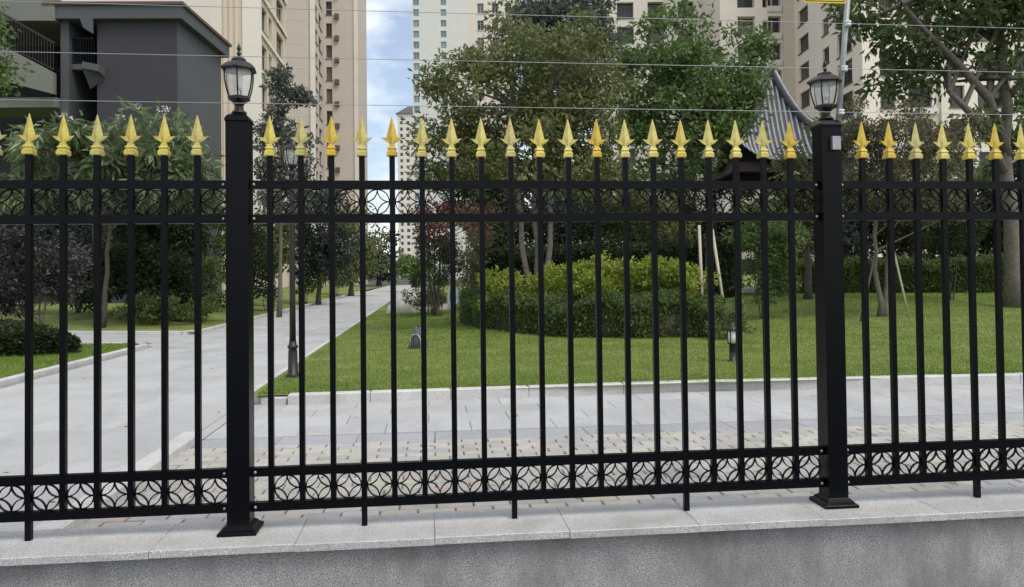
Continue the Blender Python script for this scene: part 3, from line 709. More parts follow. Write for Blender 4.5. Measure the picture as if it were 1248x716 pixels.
# dark background trees beyond the lawn
BT = [(585,215,50,60,27,'dark','dark evergreen tree behind the red maple'),(660,250,60,50,28,'darkb','blue-green dark tree behind the olive tree trunks'),
      (745,240,60,55,26,'olive','olive tree at the back of the lawn behind the lime shrubs'),(810,255,45,55,30,'dark','dark tree behind the bare poles'),
      (895,262,40,48,29,'dark','dark tree under the pavilion eave'),(985,215,30,85,20,'olive','loose green tree between the pavilion and the lantern post'),
      (1030,250,40,65,24,'darkb','dusky tree behind the post with the wire pole'),(1110,265,60,45,25,'dark','dark tree behind the small staked tree'),
      (1180,250,50,60,27,'olive','olive tree left of the thick pale trunk'),(1280,230,60,90,24,'dark','dark tree right of the thick pale trunk')]
for k, (u, v, ru, rv, dd, lf, lbl) in enumerate(BT):
    tree('background_tree', lbl, 'tree', gbase(u, dd), [(u, v, ru, rv), (u - ru*0.5, v + rv*0.45, ru*0.7, rv*0.5), (u + ru*0.5, v + rv*0.4, ru*0.7, rv*0.5)], dd, at(u, v, dd), lf, 0.15, 0.5, 5.5, 75, 0.5, 0.10, 22, 'barkdk', 80 + k, 'trees at the back of the lawn')
hedge('long grey green hedge closing the lawn below the background trees', [gbase(930, 22.5), gbase(1040, 22), gbase(1150, 21.5), gbase(1330, 21)], 1.6, 0.85, 'hedge', 0.09, 7000, 52)
hedge('dark hedge at the back of the bed behind the lime green shrubs', [gbase(575, 23), gbase(700, 22), gbase(800, 22), gbase(900, 23)], 1.6, 1.7, 'dark', 0.12, 7000, 53)
shrub('dark_shrub', 'dark rounded shrub between the staked tree and the thick pale trunk', 1160, 280, 42, 26, 19, 'dark', 0.10, 30, 70, 0.25, 0.5, 96)

MS = [(575,290,34,50,24.5,'mauve','dusky bush behind the purple layered shrub'),(625,285,36,50,25,'dark','dark bush behind the olive tree, left of its trunks'),(690,280,40,46,25,'darkb','dark bush behind the olive tree, right of its trunks'),
      (755,285,40,44,24.5,'dark','dark bush behind the lime green shrubs'),(815,285,36,44,25,'olive','olive bush behind the bare poles'),(960,285,30,44,25.5,'olive','olive bush beside the pavilion plinth'),
      (1045,280,34,46,25,'dark','dark bush behind the post with the wire pole'),(1110,275,36,44,29,'olive','olive bush far behind the white bench'),(1165,285,36,44,26,'darkb','dusky bush behind the rounded dark shrub'),(1215,280,36,50,26,'dark','dark bush behind the thick pale trunk'),(1280,280,40,55,25,'olive','olive bush beyond the thick pale trunk')]
for k, (u, v, ru, rv, dd, lf, lbl) in enumerate(MS):
    shrub('tall_bush', lbl, u, v, ru, rv, dd, lf, 0.13, 9, 70, 0.4, 0.5, 150 + k, 'bushes at the back of the lawn', tr=0.04)
# left of the path
tree('broadleaf_tree', 'tree with long drooping leaves and white blossom before the grey building', 'tree', gbase(122, 18.5),
     [(70,185,46,36),(125,180,48,42),(190,172,46,38),(235,205,36,34),(160,215,70,32),(40,225,48,36)], 18.5, at(124, 210, 18.5), 'palm', 0.30, 0.22, 7, 48, 0.42, 0.085, 40, 'barkdk', 101, stems=[(-0.14,0),(0.16,0.05)], droop=0.7, flower=5)
shrub('purple_shrub', 'tall many-stemmed shrub with glossy purplish leaves on the left lawn', 45, 320, 52, 58, 13.5, 'purple', 0.085, 30, 85, 0.24, 0.5, 102, extra=[(85,345,26,40),(10,360,22,30)], tr=0.035, nlimb=26, bark='bark')
hedge('low straggling green ground-cover at the foot of the purplish shrub', [gbase(-25, 11.6), gbase(30, 11.9), gbase(92, 12.6)], 1.3, 0.32, 'dark', 0.07, 2600, 54)
shrub('dark_shrub', 'broad dark evergreen bush behind the path edge below the grey building', 190, 305, 62, 60, 21, 'dark', 0.12, 14, 80, 0.35, 0.5, 104, extra=[(140,340,50,45),(240,350,36,34),(215,260,50,40)], tr=0.05)
shrub('dark_shrub', 'dark blue-green bush under the long-leaved tree', 95, 300, 60, 60, 22, 'darkb', 0.12, 12, 70, 0.35, 0.5, 105, extra=[(40,260,60,50)], tr=0.05)
shrub('green_shrub', 'fresh green drooping bush beside the lantern post and the path', 255, 290, 24, 60, 24, 'green', 0.14, 16, 60, 0.32, 0.4, 106, extra=[(268,250,20,40)], tr=0.05)
shrub('green_shrub', 'low leafy green shrub at the edge of the lawn beyond the side path', 205, 372, 60, 16, 20, 'hedge', 0.09, 40, 60, 0.2, 0.5, 107)
tree('small_tree', 'slender tree with dull green leaves in front of the beige tower', 'tree', gbase(340, 24),
     [(345,135,24,40),(330,180,26,45),(355,185,26,35),(372,120,12,10),(340,100,12,18),(345,235,32,36)], 24, at(345, 140, 24), 'silver', 0.14, 0.48, 10, 60, 0.36, 0.07, 30, 'bark', 111)
PT = [(330,290,34,55,30,'olive','olive tree on the far lawn behind the garden lamp'),(388,285,42,60,34,'darkb','grey green tree along the path, before the slab tower'),(428,298,34,44,48,'olive','smaller olive tree further along the path'),(300,310,30,45,27,'dark','dark tree beside the lantern post on the far lawn'),
      (462,312,26,30,95,'darkb','dark clump of trees where the path ends'),(505,318,22,26,60,'green','pale green tree right of the far end of the path')]
for k, (u, v, ru, rv, dd, lf, lbl) in enumerate(PT):
    s_ = dd / 30
    tree('path_tree', lbl, 'tree', gbase(u, dd), [(u, v, ru, rv), (u - ru*0.4, v + rv*0.4, ru*0.7, rv*0.5), (u + ru*0.4, v + rv*0.4, ru*0.6, rv*0.5)], dd, at(u, v, dd), lf, 0.16 * s_, 0.5, 6 / s_**3, 70, 0.45 * s_, 0.10 * s_, 20, 'barkdk', 120 + k, 'trees along the path')
PS = [(325,350,26,14,27,'dark','low dark shrub on the far lawn behind the garden lamp'),(372,342,24,14,34,'green','low green shrub by the kerb of the far lawn'),(410,336,24,12,44,'hedge','low olive shrub further along the path')]
for k, (u, v, ru, rv, dd, lf, lbl) in enumerate(PS): shrub('path_shrub', lbl, u, v, ru, rv, dd, lf, 0.13, 12, 60, 0.3, 0.5, 130 + k, 'shrubs along the path')
tree('broadleaf_tree', 'leafy branch-end of a tree before the grey stair tower', 'tree', gbase(-45, 14), [(-8,40,20,34),(-20,80,26,26),(-50,60,50,60)], 14, at(-45, 80, 14), 'green', 0.11, 0.5, 20, 60, 0.3, 0.09, 20, 'bark', 140)

# ------------------------------------------------------------------ garden objects
def garden_lamp():
    b = ongr(357, 460); t = thing('garden_lamp', 'tall black garden lamp post at the corner of lawn and path', 'lamp', b)
    H = float(at(351, 172, (b - CAM) @ fw)[2] - b[2])
    MB().lathe([(0.075, -0.02), (0.075, 0.04), (0.058, 0.05), (0.052, 0.30), (0.047, 0.33), (0.062, 0.345), (0.062, 0.365), (0.045, 0.38), (0.040, 0.42)], 12).build('base', M['lampblack'], t)
    MB().lathe([(0.038, 0.41), (0.034, 0.9), (0.030, H - 0.45), (0.030, H - 0.40), (0.05, H - 0.385), (0.03, H - 0.37), (0.028, H - 0.30)], 12).build('pole', M['lampblack'], t)
    head = MB().lathe([(0.03, H - 0.31), (0.07, H - 0.285), (0.07, H - 0.27), (0.05, H - 0.265)], 6, smooth=False).build('head', M['lampblack'], t)
    pf = [(0.055, H - 0.268), (0.085, H - 0.16), (0.09, H - 0.10)]
    for i in range(6):
        a0, a1 = PI*i/3, PI*(i+1)/3; V = []
        for r, z in pf: V += [(r*math.cos(a0), r*math.sin(a0), z), (r*math.cos(a1), r*math.sin(a1), z)]
        MB().add(V, [(0,1,3,2),(2,3,5,4)]).build('pane', M['lglass'], head)
        MB().tube([(r*math.cos(a0)*1.01, r*math.sin(a0)*1.01, z) for r, z in pf], 0.005, 5).build('rib', M['lampblack'], head)
    MB().lathe([(0.09, H - 0.10), (0.115, H - 0.10), (0.115, H - 0.085), (0.06, H - 0.04), (0.02, H - 0.02), (0.012, H), (0.002, H + 0.05)], 6, smooth=False).build('cap', M['lampblack'], t)
garden_lamp()
def lawn_lamp():
    b = ongr(893, 441); t = thing('lawn_lamp', 'short dark lawn lamp with a wide cap and frosted window', 'lamp', b); H = float(at(893, 392, (b - CAM) @ fw)[2] - b[2])
    MB().lathe([(0.07, -0.01), (0.07, 0.01), (0.045, 0.02), (0.04, H*0.42), (0.06, H*0.44), (0.06, H*0.47)], 12).build('stem', M['lampblack'], t)
    MB().lathe([(0.05, H*0.47), (0.055, H*0.78)], 12).build('frosted_window', M['bulb'], t)
    for i in range(4):
        a = PI/4 + PI/2*i; MB().tube([(0.058*math.cos(a), 0.058*math.sin(a), H*0.46), (0.064*math.cos(a), 0.064*math.sin(a), H*0.79)], 0.007, 5).build('rib', M['lampblack'], t)
    MB().lathe([(0.10, H*0.78), (0.105, H*0.80), (0.06, H*0.87), (0.03, H*0.92), (0.012, H*0.97), (0.002, H)], 12).build('cap', M['lampblack'], t)
lawn_lamp()
def rockmesh(rx, ry, rz, seed, mt, name):
    g = np.random.default_rng(seed); V = []; n, m_ = 22, 12; ph = g.random(12) * 6.28
    for j in range(m_ + 1):
        th = PI * j / m_
        for i in range(n):
            a = 2 * PI * i / n; k = 1 + 0.13 * math.sin(3*a + ph[0] + th*2) + 0.09 * math.sin(5*a + ph[1] - 3*th) + 0.06 * math.sin(9*a + ph[2] + 5*th)
            V.append((rx*k*math.sin(th)*math.cos(a), ry*k*math.sin(th)*math.sin(a), rz*(math.cos(th)*k)))
    Fs = [(j*n+i, (j+1)*n+i, (j+1)*n+(i+1)%n, j*n+(i+1)%n) for j in range(m_) for i in range(n)]
    return MB().add(V, Fs, True)
def speaker():
    b = ongr(509, 425); t = thing('rock_speaker', 'small dark stone-shaped garden speaker with an arched grille on the lawn', 'speaker', b, -0.3)
    bd = rockmesh(0.15, 0.11, 0.30, 5, None, 'x'); bd.v = [(x * (1.0 - 0.25 * max(0, z) / 0.3), y_, max(z, -0.02)) for x, y_, z in bd.v]
    bd.build('shell', M['rockdk'], t)
    gr = MB()
    pts = [(-0.085, 0.02), (-0.085, 0.14)] + [(0.085 * math.cos(PI - PI * i / 8), 0.14 + 0.085 * math.sin(PI * i / 8)) for i in range(9)] + [(0.085, 0.02)]
    gr.tube([(x * 0.95, -0.118 + 0.12 * max(0, z - 0.1), z) for x, z in pts], 0.010, 6)
    gr.build('grille_rim', M['steel'], t)
    for i in range(5):
        x = -0.06 + 0.03 * i; MB().tube([(x, -0.116, 0.03), (x, -0.108 + 0.02, 0.13 + 0.07 * math.cos(x * 14))], 0.004, 5).build('grille_bar', M['lampblack'], t)
speaker()
b = ongr(512, 371); o = rockmesh(0.95, 0.6, 0.62, 9, None, 'x'); o.v = [(x, y_, max(z, -0.1)) for x, y_, z in o.v]
tag(o.build('boulder', M['rock']), 'pale rounded boulder at the bend of the path', 'boulder').location = Vector(at(508, 372, 24)) * 1.0
bpy.data.objects['boulder'].location.z = lawn_h(*at(508, 372, 24)[:2])
def oval_sign():
    d_ = 16.5; b = gbase(552, d_); t = thing('oval_sign', 'small oval pale blue garden plaque on a stake by the hedge end', 'sign', b)
    zc = float(at(552, 363, d_)[2] - b[2])
    MB().tube([(0,0,-0.05), (0,0,zc - 0.25)], 0.018, 7).build('stake', M['barkdk'], t)
    V = [(0.075*math.cos(2*PI*i/20), 0.0, zc + 0.24*math.sin(2*PI*i/20)) for i in range(20)]
    MB().rings([[(x, -0.012, z) for x, y_, z in V], [(x, 0.012, z) for x, y_, z in V]], False).build('plate', M['frame'], t)
    MB().tube([(x*1.25, -0.014, zc + (z-zc)*1.06) for x, y_, z in V + V[:2]], 0.03, 6).build('rim', M['blue'], t)
oval_sign()
def bench(u, v, d_, label):
    b = gbase(u, d_); t = thing('garden_bench', label, 'bench', b, -YAW, 'white benches behind the lawn')
    top = float(at(u, v, d_)[2] - b[2]); hw = 0.5
    for k in range(3): MB().box(-hw, hw, -0.2 + k*0.14, -0.08 + k*0.14, top - 0.45, top - 0.41).build('seat_slat', M['white'], t)
    for k in range(2): MB().box(-hw, hw, 0.24, 0.27, top - 0.26 + k*0.16, top - 0.16 + k*0.16).build('back_slat', M['white'], t)
    for s in (-1, 1):
        MB().box(s*hw*0.85-0.03, s*hw*0.85+0.03, -0.18, -0.12, -0.03, top-0.452).build('leg', M['white'], t)
        MB().box(s*hw*0.85-0.03, s*hw*0.85+0.03, 0.172, 0.238, -0.03, top-0.02).build('leg', M['white'], t)
bench(1098, 308, 26.5, 'white slatted bench behind the hedge and the small staked tree')
bench(958, 306, 26.5, 'white slatted bench behind the hedge, left of the wire-pole post')

# pavilion with swept tile roof
def pavilion():
    d_ = 26.5; c = at(941, 300, d_); b = np.array([c[0], c[1], lawn_h(c[0], c[1])])
    t = thing('pavilion', 'garden pavilion with a steep swept grey tile roof behind the bright green tree', 'pavilion', b, -YAW - 0.02)
    W = 2.0; ze = float(at(930, 196, d_ - W)[2] - b[2]); za = float(at(941, 92, d_)[2] - b[2]); H = za - ze; lift = 1.0
    prof = lambda t_: 1 - (1 - t_) ** 2.0
    def srf(s, t_):                                    # s in -1..1 along the eave, t_ from the apex to the eave
        return Vector((s * W * (0.06 + 0.94 * t_), -W * (0.06 + 0.94 * t_) - 0.25 * abs(s) ** 3 * t_ ** 3, za - H * prof(t_) + lift * abs(s) ** 2.6 * t_ ** 1.35))
    for q in range(4):
        R_ = Matrix.Rotation(q * PI / 2, 3, 'Z'); sl = MB(); ns, nt_ = 20, 14
        V = [R_ @ srf(-1 + 2*i/ns, j/nt_) for j in range(nt_+1) for i in range(ns+1)]
        Fs = [(j*(ns+1)+i, (j+1)*(ns+1)+i, (j+1)*(ns+1)+i+1, j*(ns+1)+i+1) for j in range(nt_) for i in range(ns)]
        V2 = [v_ - Vector((0, 0, 0.09)) for v_ in V]
        sl.add(V, Fs, True); sl.add(V2, [f[::-1] for f in Fs], True)
        so_ = sl.build('roof_slope', M['tiledk'], t)
        rb = MB(); K = 25
        for k in range(K):
            x = -W + 2*W*(k+0.5)/K; ts = max(0.02, (abs(x)/W - 0.06)/0.94); P_ = []
            for j in range(9):
                t_ = ts + (1-ts)*j/8; s = max(-1, min(1, x/(W*(0.06+0.94*t_)))); P_.append(R_ @ (srf(s, t_) + Vector((0,0,0.02))))
            rb.tube(P_, 0.042, 6)
        stuff(rb.build('tile_row', M['tile'], so_))
        P_ = [R_ @ (srf(1, j/12) + Vector((0,0,0.07))) for j in range(13)]; P_.append(P_[-1] + (P_[-1] - P_[-2]) * 0.7 + Vector((0,0,0.12)))
        hr = MB().tube(P_, [0.15]*12 + [0.12, 0.06], 8).build('hip_ridge', M['tiledk'], t)
        MB().tube([p + Vector((0, 0, 0.15)) for p in P_], [0.075]*12 + [0.06, 0.03], 7).build('ridge_tile', M['tiledk'], hr)
        MB().tube([p + R_ @ Vector((0.02, -0.115, 0.05)) for p in P_[:-1]], 0.05, 6).build('ridge_band', M['tile'], hr)
        MB().bar(R_ @ Vector((-W*0.9, -W*0.86, ze-0.15)), R_ @ Vector((W*0.9, -W*0.86, ze-0.15)), 0.14, 0.3).build('beam', M['redwood'], t)
        p = R_ @ Vector((W*0.8, -W*0.8, 0))
        MB().lathe([(0.16, -0.1), (0.16, 0.15), (0.12, 0.2), (0.11, ze)], 12, (p.x, p.y)).build('column', M['redwood'], t)
    MB().box(-0.30, 0.30, -0.09, 0.09, za - 0.12, za + 0.14).build('ridge', M['tiledk'], t)
    for s in (-1, 1): MB().lathe([(0.10, za+0.10), (0.11, za+0.2), (0.06, za+0.28), (0.01, za+0.32)], 10, (s*0.24, 0)).build('ridge_end', M['tiledk'], t)
    MB().box(-W*0.95, W*0.95, -W*0.95, W*0.95, -0.3, 0.12).build('plinth', M['slabdark'], t)
pavilion()

# ------------------------------------------------------------------ buildings
WM = {}
def win_mesh(wd, ht, rec, mullions, frame='frame', pane='pane', sill=True):
    k = (round(wd, 2), round(ht, 2), rec, mullions, frame, pane, sill)
    if k in WM: return WM[k]
    f = MB(); t_ = 0.07
    yb = rec - 0.06
    f.box(0, wd, yb, yb+0.05, 0, t_); f.box(0, wd, yb, yb+0.05, ht-t_, ht); f.box(0, t_, yb, yb+0.05, t_, ht-t_); f.box(wd-t_, wd, yb, yb+0.05, t_, ht-t_)
    for q in range(mullions): x = wd*(q+1)/(mullions+1); f.box(x-0.03, x+0.03, yb, yb+0.05, t_, ht-t_)
    if ht > 1.2: f.box(t_, wd-t_, yb+0.004, yb+0.046, ht*0.68, ht*0.68+0.05)
    if sill: f.box(-0.08, wd+0.08, -0.10, 0.0-0.002, -0.14, -0.02)
    p = MB().add([(0.0,rec-0.02,0.0),(wd,rec-0.02,0.0),(wd,rec-0.02,ht),(0,rec-0.02,ht)], [(0,1,2,3)])
    WM[k] = (f.mesh('window', M[frame]), p.mesh('pane', M[pane])); return WM[k]
def facade(root, x0, y0, ang, Lg, z0, z1, wins, mt, rec=0.28, mull=1, frame='frame', pane='pane', sill=True):
    """wall plane starting at (x0,y0) running along ang; outward normal is to the right of travel; wins: (a0,a1,za,zb)."""
    xs = sorted(set([0, Lg] + [round(a, 4) for w_ in wins for a in w_[:2]])); zs = sorted(set([z0, z1] + [round(a, 4) for w_ in wins for a in w_[2:]]))
    b = MB(); R_ = Matrix.Rotation(ang, 3, 'Z'); O = Vector((x0, y0, 0))
    T_ = lambda a, d, z: O + R_ @ Vector((a, d, z))
    ws = [tuple(round(q, 4) for q in w_) for w_ in wins]
    for i in range(len(xs)-1):
        for j in range(len(zs)-1):
            cx, cz = (xs[i]+xs[i+1])/2, (zs[j]+zs[j+1])/2
            if any(w_[0] < cx < w_[1] and w_[2] < cz < w_[3] for w_ in ws): continue
            b.add([T_(xs[i],0,zs[j]), T_(xs[i+1],0,zs[j]), T_(xs[i+1],0,zs[j+1]), T_(xs[i],0,zs[j+1])], [(0,1,2,3)])
    for a0, a1, za, zb in ws:
        for (p, q) in (((a0,za),(a1,za)), ((a1,za),(a1,zb)), ((a1,zb),(a0,zb)), ((a0,zb),(a0,za))):
            b.add([T_(p[0],0,p[1]), T_(p[0],rec,p[1]), T_(q[0],rec,q[1]), T_(q[0],0,q[1])], [(0,1,2,3)])
        fm, pm = win_mesh(a1-a0, zb-za, rec, mull, frame, pane, sill)
        wo = ob('window', fm, root, T_(a0,0,za), ang); ob('pane', pm, wo)
    b.build('wall', mt, root)
def grid(cols, zf, n, ht, pitch=3.0): return [(a, b_, zf + pitch*k, zf + pitch*k + ht) for a, b_ in cols for k in range(n)]
def block(root, x0, y0, wd, dp, z0, z1, mt, front=None, right=None, left=None, cap=True, **kw):
    facade(root, x0, y0, 0, wd, z0, z1, front or [], mt, **kw)
    facade(root, x0+wd, y0, PI/2, dp, z0, z1, right or [], mt, **kw)
    facade(root, x0, y0+dp, -PI/2, dp, z0, z1, left or [], mt, **kw)
    MB().add([(x0+wd,y0+dp,z0),(x0,y0+dp,z0),(x0,y0+dp,z1),(x0+wd,y0+dp,z1)], [(0,1,2,3)]).build('rear_wall', mt, root)
    if cap: MB().box(x0-0.2, x0+wd+0.2, y0-0.2, y0+dp+0.2, z1+0.003, z1+0.6).build('roof', M['trim'], root)
def zat(u, v, d): return float(at(u, v, d)[2])
def root_at(name, label, u, d, rz, group='apartment towers'):
    p = at(u, 337, d); return thing(name, label, 'building', (p[0], p[1], -0.17), rz, group)

# tower one, left of the path
d1 = 58.5; r1 = root_at('apartment_tower', 'tan apartment tower with ribbed end wall rising behind the dark grey building', 318, d1, 0)
ZB = 0.17
zf = zat(322, 38, 60) + ZB; zf -= 3.0 * int(zf // 3.0) - 0.0
H1 = 48
block(r1, -16, 0, 16, 11, 0, H1, M['tan'], right=grid([(0.8,2.6)], zf, 15, 1.9) + grid([(3.4,4.6)], zf - 0.3 + 3.0, 14, 2.2) + grid([(6.6,9.6)], zf + 3 - 0.5, 14, 2.3), mull=1)
MB().box(-1.25, 0.14, -0.16, -0.003, 0, H1).build('corner_pier', M['cream'], r1)
for k in range(9): MB().box(-1.55 - 0.42*k - 0.28, -1.55 - 0.42*k, -0.09, -0.003, 0, H1).build('rib', M['tan'], r1)
for k in range(2, 15): MB().box(0.003, 0.16, -0.1, 10.9, zf + 3*k - 0.62, zf + 3*k - 0.30).build('floor_band', M['cream'], r1)
# tower two
d2 = 95; r2 = root_at('apartment_tower', 'beige slab tower with plain end walls standing further along the path', 384, d2, 0)
zf2 = zat(400, 42, 104) + ZB; zf2 -= 3.0 * int(zf2 // 3.0)
block(r2, -14, 0, 14, 9.6, 0, 62, M['taupe'], right=grid([(1.6,3.4),(4.6,7.2)], zf2, 19, 1.7), mull=1)
MB().box(-0.4, 0.2, -0.2, -0.003, 0, 62).build('corner_pier', M['cream'], r2)
p0 = at(437, 337, 105); lx, ly = p0[0] - r2.location.x, p0[1] - r2.location.y
wx0 = at(398, 337, 105)[0] - p0[0]; wa, wb = at(400, 337, 105)[0] - p0[0], at(407, 337, 105)[0] - p0[0]
block(r2, lx + wx0 - 4, ly, 4 - wx0, 17, 0, 62, M['taupe'], front=grid([(wa - wx0 + 4, wb - wx0 + 4)], zf2 + 0.1, 19, 1.8), mull=1)
MB().box(lx - 0.4, lx + 0.15, ly - 0.15, ly - 0.003, 0, 62).build('corner_pier', M['cream'], r2)
for k in range(20):
    MB().box(lx + wb + 0.35, lx + wb + 0.95, ly - 0.4, ly - 0.003, zf2 + 3.0*k - 0.5, zf2 + 3.0*k + 0.15).build('air_conditioner', M['frame'], r2)  # dark air-conditioner boxes beside the wing windows
    MB().box(-14, -0.41, -0.02, -0.004, zf2 + 3.0*k - 0.83, zf2 + 3.0*k - 0.78).build('panel_joint', M['trim'], r2)
# far towers in the gap
r3 = root_at('apartment_tower', 'pale high-rise rising behind the left flank of the olive tree', 505, 210, -YAW)
zf3 = zat(509, 4.5, 210) + ZB; zf3 -= 2.97 * int(zf3 // 2.97)
k3 = 210 / F
block(r3, 0, 0, 72*k3, 16, 0, 95, M['palegrn'], front=grid([(0.3, 1.9)], zf3, 30, 1.9, 2.97) + grid([(35*k3, 42*k3)], zf3, 30, 1.8, 2.97), pane='panec', mull=1, frame='frameW', sill=False)
r4 = root_at('apartment_tower', 'warm grey high-rise whose flank shows just left of the grey green treetop', 573, 134, -YAW)
zf4 = zat(588, 35, 134) + ZB; zf4 -= 3.0 * int(zf4 // 3.0)
k4 = 134 / F
block(r4, 0, 0, 60*k4, 15, 0, 70, M['cream'], front=grid([(12*k4, 20*k4), (30*k4, 38*k4), (46*k4, 54*k4)], zf4, 22, 1.7), frame='frameW', mull=1)
r5 = root_at('apartment_tower', 'distant small tower with a pitched top at the far end of the path', 486, 375, -YAW)
k5 = 375 / F; h5 = zat(495, 138, 375) + ZB
zf5 = 3.0
block(r5, 0, 0, 48*k5, 18, 0, h5, M['cream'], front=grid([(1.2, 2.6), (4.2, 5.8), (7.6, 9.0), (11.2, 12.8), (14.6, 16)], 3.5, int(h5//3.1) - 1, 1.6, 3.1), frame='frameW', mull=0, sill=False, cap=False)
MB().add([(-0.8,-0.8,h5),(48*k5+0.8,-0.8,h5),(48*k5+0.8,18.8,h5),(-0.8,18.8,h5),(4,9,h5+5.5),(48*k5-4,9,h5+5.5)], [(0,1,5,4),(1,2,5),(2,3,4,5),(3,0,4),(3,2,1,0)]).build('roof', M['mgrey'], r5)
# right-hand building
dE = 88; r6 = root_at('apartment_block', 'pinkish beige apartment block with balconies behind the pavilion and broad-leaved tree', 973, dE, -YAW)
kE = dE / F; zfE = zat(950, 40, dE) + ZB; zfE -= 3.1 * int(zfE // 3.1)
block(r6, -90*kE, 0, 90*kE - 0.0, 14, 0, 46, M['pink'], front=grid([(2.0, 4.0), (90*kE - 31*kE, 90*kE - 15*kE)], zfE, 13, 2.1, 3.1) + grid([(4.9, 6.0)], zfE, 13, 1.6, 3.1), mull=1, rec=0.9, sill=False)
MB().box(-14*kE, -0.002, -0.35, -0.003, 0, 46).build('corner_pier', M['tan'], r6)
for k in range(12): MB().box(-32*kE, -15*kE, -0.25, -0.003, zfE + 3.1*k - 0.55, zfE + 3.1*k + 0.1).build('balcony_front', M['trim'], r6)
lat = (973 - 624) / F * 88
aw = lambda u: lat * F / (u - 624)                    # depth at which the flank crosses a given bearing
sd_ = [(aw(991), aw(979)), (aw(1016), aw(1008)), (aw(1044), aw(1026))]
dF = 71.0
cols = [(88 - b_, 88 - a_) for a_, b_ in sd_]
facade(r6, 0, 0, -PI/2, 88 - dF, 0, 46, grid(cols[:2], zfE + 0.3, 13, 1.7, 3.1) + grid(cols[2:], zfE + 0.1, 13, 2.3, 3.1), M['pink'], mull=1)
fr_cols = [(1.6, 3.0), (4.2, 6.4), (8.0, 9.4), (10.6, 13.0), (14.4, 15.8), (17.0, 19.2), (20.6, 22.0)]
facade(r6, 0.0, -(88 - dF), 0, 24, 0, 46, grid(fr_cols, zfE + 0.2, 13, 2.0, 3.1), M['pink'], mull=1, rec=0.35)
for k in range(2, 12): MB().box(3.9, 6.7, -(88-dF) - 0.5, -(88-dF) - 0.003, zfE + 3.1*k - 0.5, zfE + 3.1*k + 0.05).build('balcony_front', M['trim'], r6)
for a in (7.0, 13.4, 19.8): MB().box(a, a + 0.6, -(88-dF) - 0.4, -(88-dF) - 0.004, 0, 46).build('pilaster', M['cream'], r6)
MB().box(0, 24, -(88-dF)+0.01, 14, 46.01, 46.6).build('roof', M['trim'], r6)
r7 = root_at('apartment_block', 'beige apartment block with glazed bays glimpsed above the bright green tree', 742, 97, -YAW)
k7 = 97 / F; zf7 = zat(760, 20, 97) + ZB; zf7 -= 3.1 * int(zf7 // 3.1)
block(r7, 0, 0, 150*k7, 14, 0, 50, M['cream'], front=grid([(1.5, 3.6), (5.4, 7.4), (9.2, 11.2)], zf7, 14, 2.0, 3.1) , mull=1, rec=0.6)
pc = MB()
for k in range(3, 14):
    q = MB().box(12.6, 15.0, -0.8, -0.004, zf7 + 3.1*k, zf7 + 3.1*k + 2.2).build('glazed_bay', M['panec'], r7)
    MB().box(12.4, 15.2, -0.95, -0.004, zf7 + 3.1*k - 0.5, zf7 + 3.1*k - 0.01).build('bay_sill', M['trim'], r7)

# dark grey building with outside stair, left
dA = 30.0; pA_ = at(217, 337, dA); rA = thing('grey_building', 'dark grey low building with an outside stair and a beige upper storey', 'building', (pA_[0], pA_[1], -0.17), -YAW + math.radians(1.6))
kA = dA / F
X = lambda u: (u - 217) * kA
Zv = lambda v: zat(170, v, dA) + ZB
zE0, zE1 = Zv(24), Zv(4)
facade(rA, X(120), 0, 0, -X(120), 0, zE0, [], M['dgrey'])
facade(rA, 0, 0, PI/2, 4.9, 0, zE0, [], M['mgrey'])  # side wall lighter than the front: sunlight put into its colour
facade(rA, X(120), 2.2, -PI/2, 2.2, 0, zE0, [], M['dgrey'])
facade(rA, X(76), 2.2, 0, X(120) - X(76), 0, zE0, [(0.25, 1.25, Zv(78), Zv(30))], M['dgrey'], mull=1)
MB().box(X(60), 0.28, -0.30, 5.2, zE0 + 0.003, zE1 - 0.12).build('cornice', M['mgrey'], rA)
MB().box(X(60), 0.36, -0.38, 5.3, zE1 - 0.118, zE1).build('cornice_cap', M['brown'], rA)
MB().add([(X(120),-0.3,zE0),(X(104),-0.3,zE0),(X(104),-0.3,zE0-0.02),(X(120),2.1,zE0),(X(104),2.1,zE0),(X(108),-0.3,zE0-0.35),(X(120),-0.28,zE0-0.6)], [(0,1,5,6)]).build('soffit', M['mgrey'], rA)
MB().box(X(-320), 0.0, 0.12, 5.0, zE1 + 0.003, zE1 + 7).build('upper_storey', M['cream'], rA)
MB().box(-0.9, -0.5, 5.02, 5.5, 0, zE1 + 7).build('corner_pier', M['brown'], rA)
MB().box(X(120) - 0.003, X(120) - 0.45, 2.2, 5, 0, 0.5).build('plinth', M['dgrey'], rA)
# small balcony in the recess
bal = MB(); zb0, zb1 = Zv(75), Zv(42)
bal.box(X(86), X(112), 0.25, 0.29, zb1 - 0.06, zb1).box(X(86), X(112), 0.25, 0.29, zb0, zb0 + 0.06)
bal.build('balcony_rail', M['black'], rA)
for k in range(9):
    x = X(86) + (X(112) - X(86)) * k / 8; MB().box(x - 0.012, x + 0.012, 0.258, 0.282, zb0 + 0.06, zb1 - 0.06).build('baluster', M['black'], rA)
MB().box(X(80), X(120) - 0.005, 0.2, 2.19, zb0 - 0.22, zb0 - 0.004).build('balcony_slab', M['mgrey'], rA)
MB().add([(X(110),-0.003,Zv(78)),(X(130),-0.003,Zv(82)),(X(130),-0.5,Zv(82)),(X(110),-0.5,Zv(78)),(X(112),-0.003,Zv(108)),(X(130),-0.003,Zv(94)),(X(130),-0.5,Zv(90)),(X(110),-0.5,Zv(86))],
         [(0,1,2,3),(3,2,6,7),(7,6,5,4),(0,3,7,4),(1,5,6,2)]).build('corbel', M['mgrey'], rA)
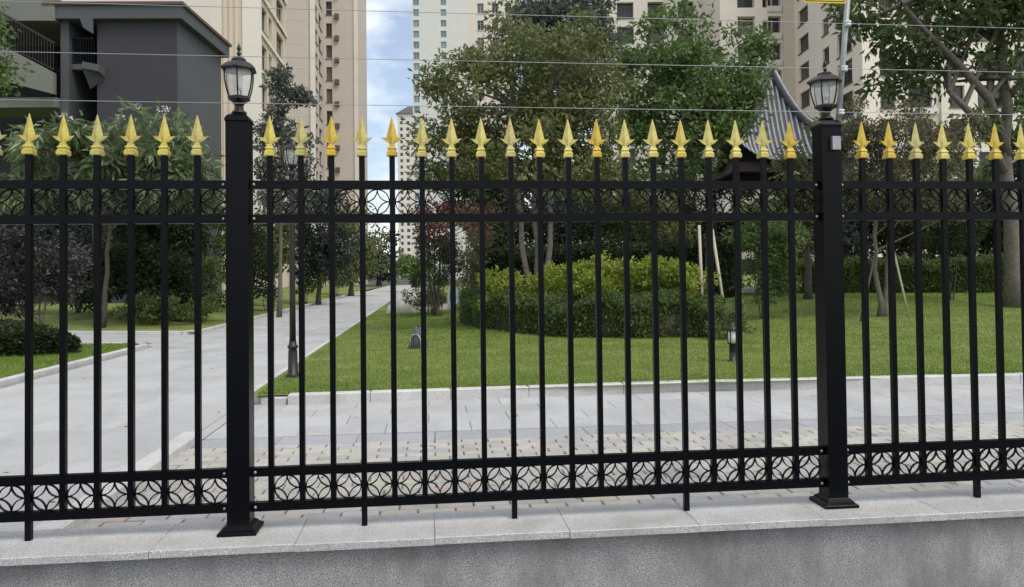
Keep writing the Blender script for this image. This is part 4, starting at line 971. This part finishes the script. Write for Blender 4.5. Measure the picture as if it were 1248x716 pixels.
# stair flight with sloping parapet
def prism(poly, y0, y1):
    n = len(poly); V = [(x, y0, z) for x, z in poly] + [(x, y1, z) for x, z in poly]
    return MB().add(V, [tuple(range(n)), tuple(range(2*n-1, n-1, -1))] + [(i, i+n, (i+1) % n + n, (i+1) % n) for i in range(n)])
prism([(X(-60),Zv(118.5)),(X(-60),Zv(118)),(X(-2),Zv(96)),(X(78),Zv(118)),(X(78),Zv(92)),(X(34),Zv(68)),(X(-60),Zv(20))], -0.6, -0.4).build('stair_parapet', M['ggrey'], rA)
prism([(X(-320),Zv(131)),(X(75),Zv(131)),(X(75),Zv(119)),(X(-320),Zv(119))], -0.2, 1.8).build('landing_beam', M['ggrey'], rA)
prism([(X(-320),Zv(27)),(X(75),Zv(27)),(X(75),Zv(-6)),(X(-320),Zv(-6))], -0.35, 3.0).build('upper_landing', M['ggrey'], rA)
facade(rA, X(-320), 3.2, 0, X(76) - X(-320), 0, zE1, [(X(10)-X(-320), X(60)-X(-320), Zv(110), Zv(32))], M['dgrey'], mull=2)
MB().box(X(76), X(86), 0.0, 3.2, 0, zE0).build('pier', M['mgrey'], rA)
ra, rb_ = Vector((X(12), -0.5, Zv(18))), Vector((X(78), -0.5, Zv(56))); la, lb_ = Vector((X(12), -0.5, Zv(57))), Vector((X(78), -0.5, Zv(91)))
MB().bar(ra, rb_, 0.06, 0.08).build('handrail', M['lampblack'], rA)
MB().bar(la + Vector((0,0,0.09)), lb_ + Vector((0,0,0.09)), 0.05, 0.05).build('bottom_rail', M['lampblack'], rA)
for k in range(19):
    s = (k + 0.5) / 19; p, q = ra.lerp(rb_, s), la.lerp(lb_, s)
    MB().box(p.x - 0.014, p.x + 0.014, -0.514, -0.486, q.z + 0.1, p.z - 0.02).build('baluster', M['lampblack'], rA)

# distant hills
g = np.random.default_rng(3); V = []; n = 60
for i in range(n + 1):
    x = -900 + 1500 * i / n; h = 60 + 45 * math.sin(i * 0.35) + 22 * math.sin(i * 0.9 + 1); V += [(x, 1500, -1), (x, 1560, h)]
V3 = []
for i in range(n + 1): V3 += [V[2*i], V[2*i+1], (V[2*i][0], 1750, -1)]
Fs = []
for i in range(n): Fs += [(3*i, 3*i+3, 3*i+4, 3*i+1), (3*i+1, 3*i+4, 3*i+5, 3*i+2)]
struct(MB().add(V3, Fs, True).build('hills', M['hill']))

print('LEAF TRIS', NL)
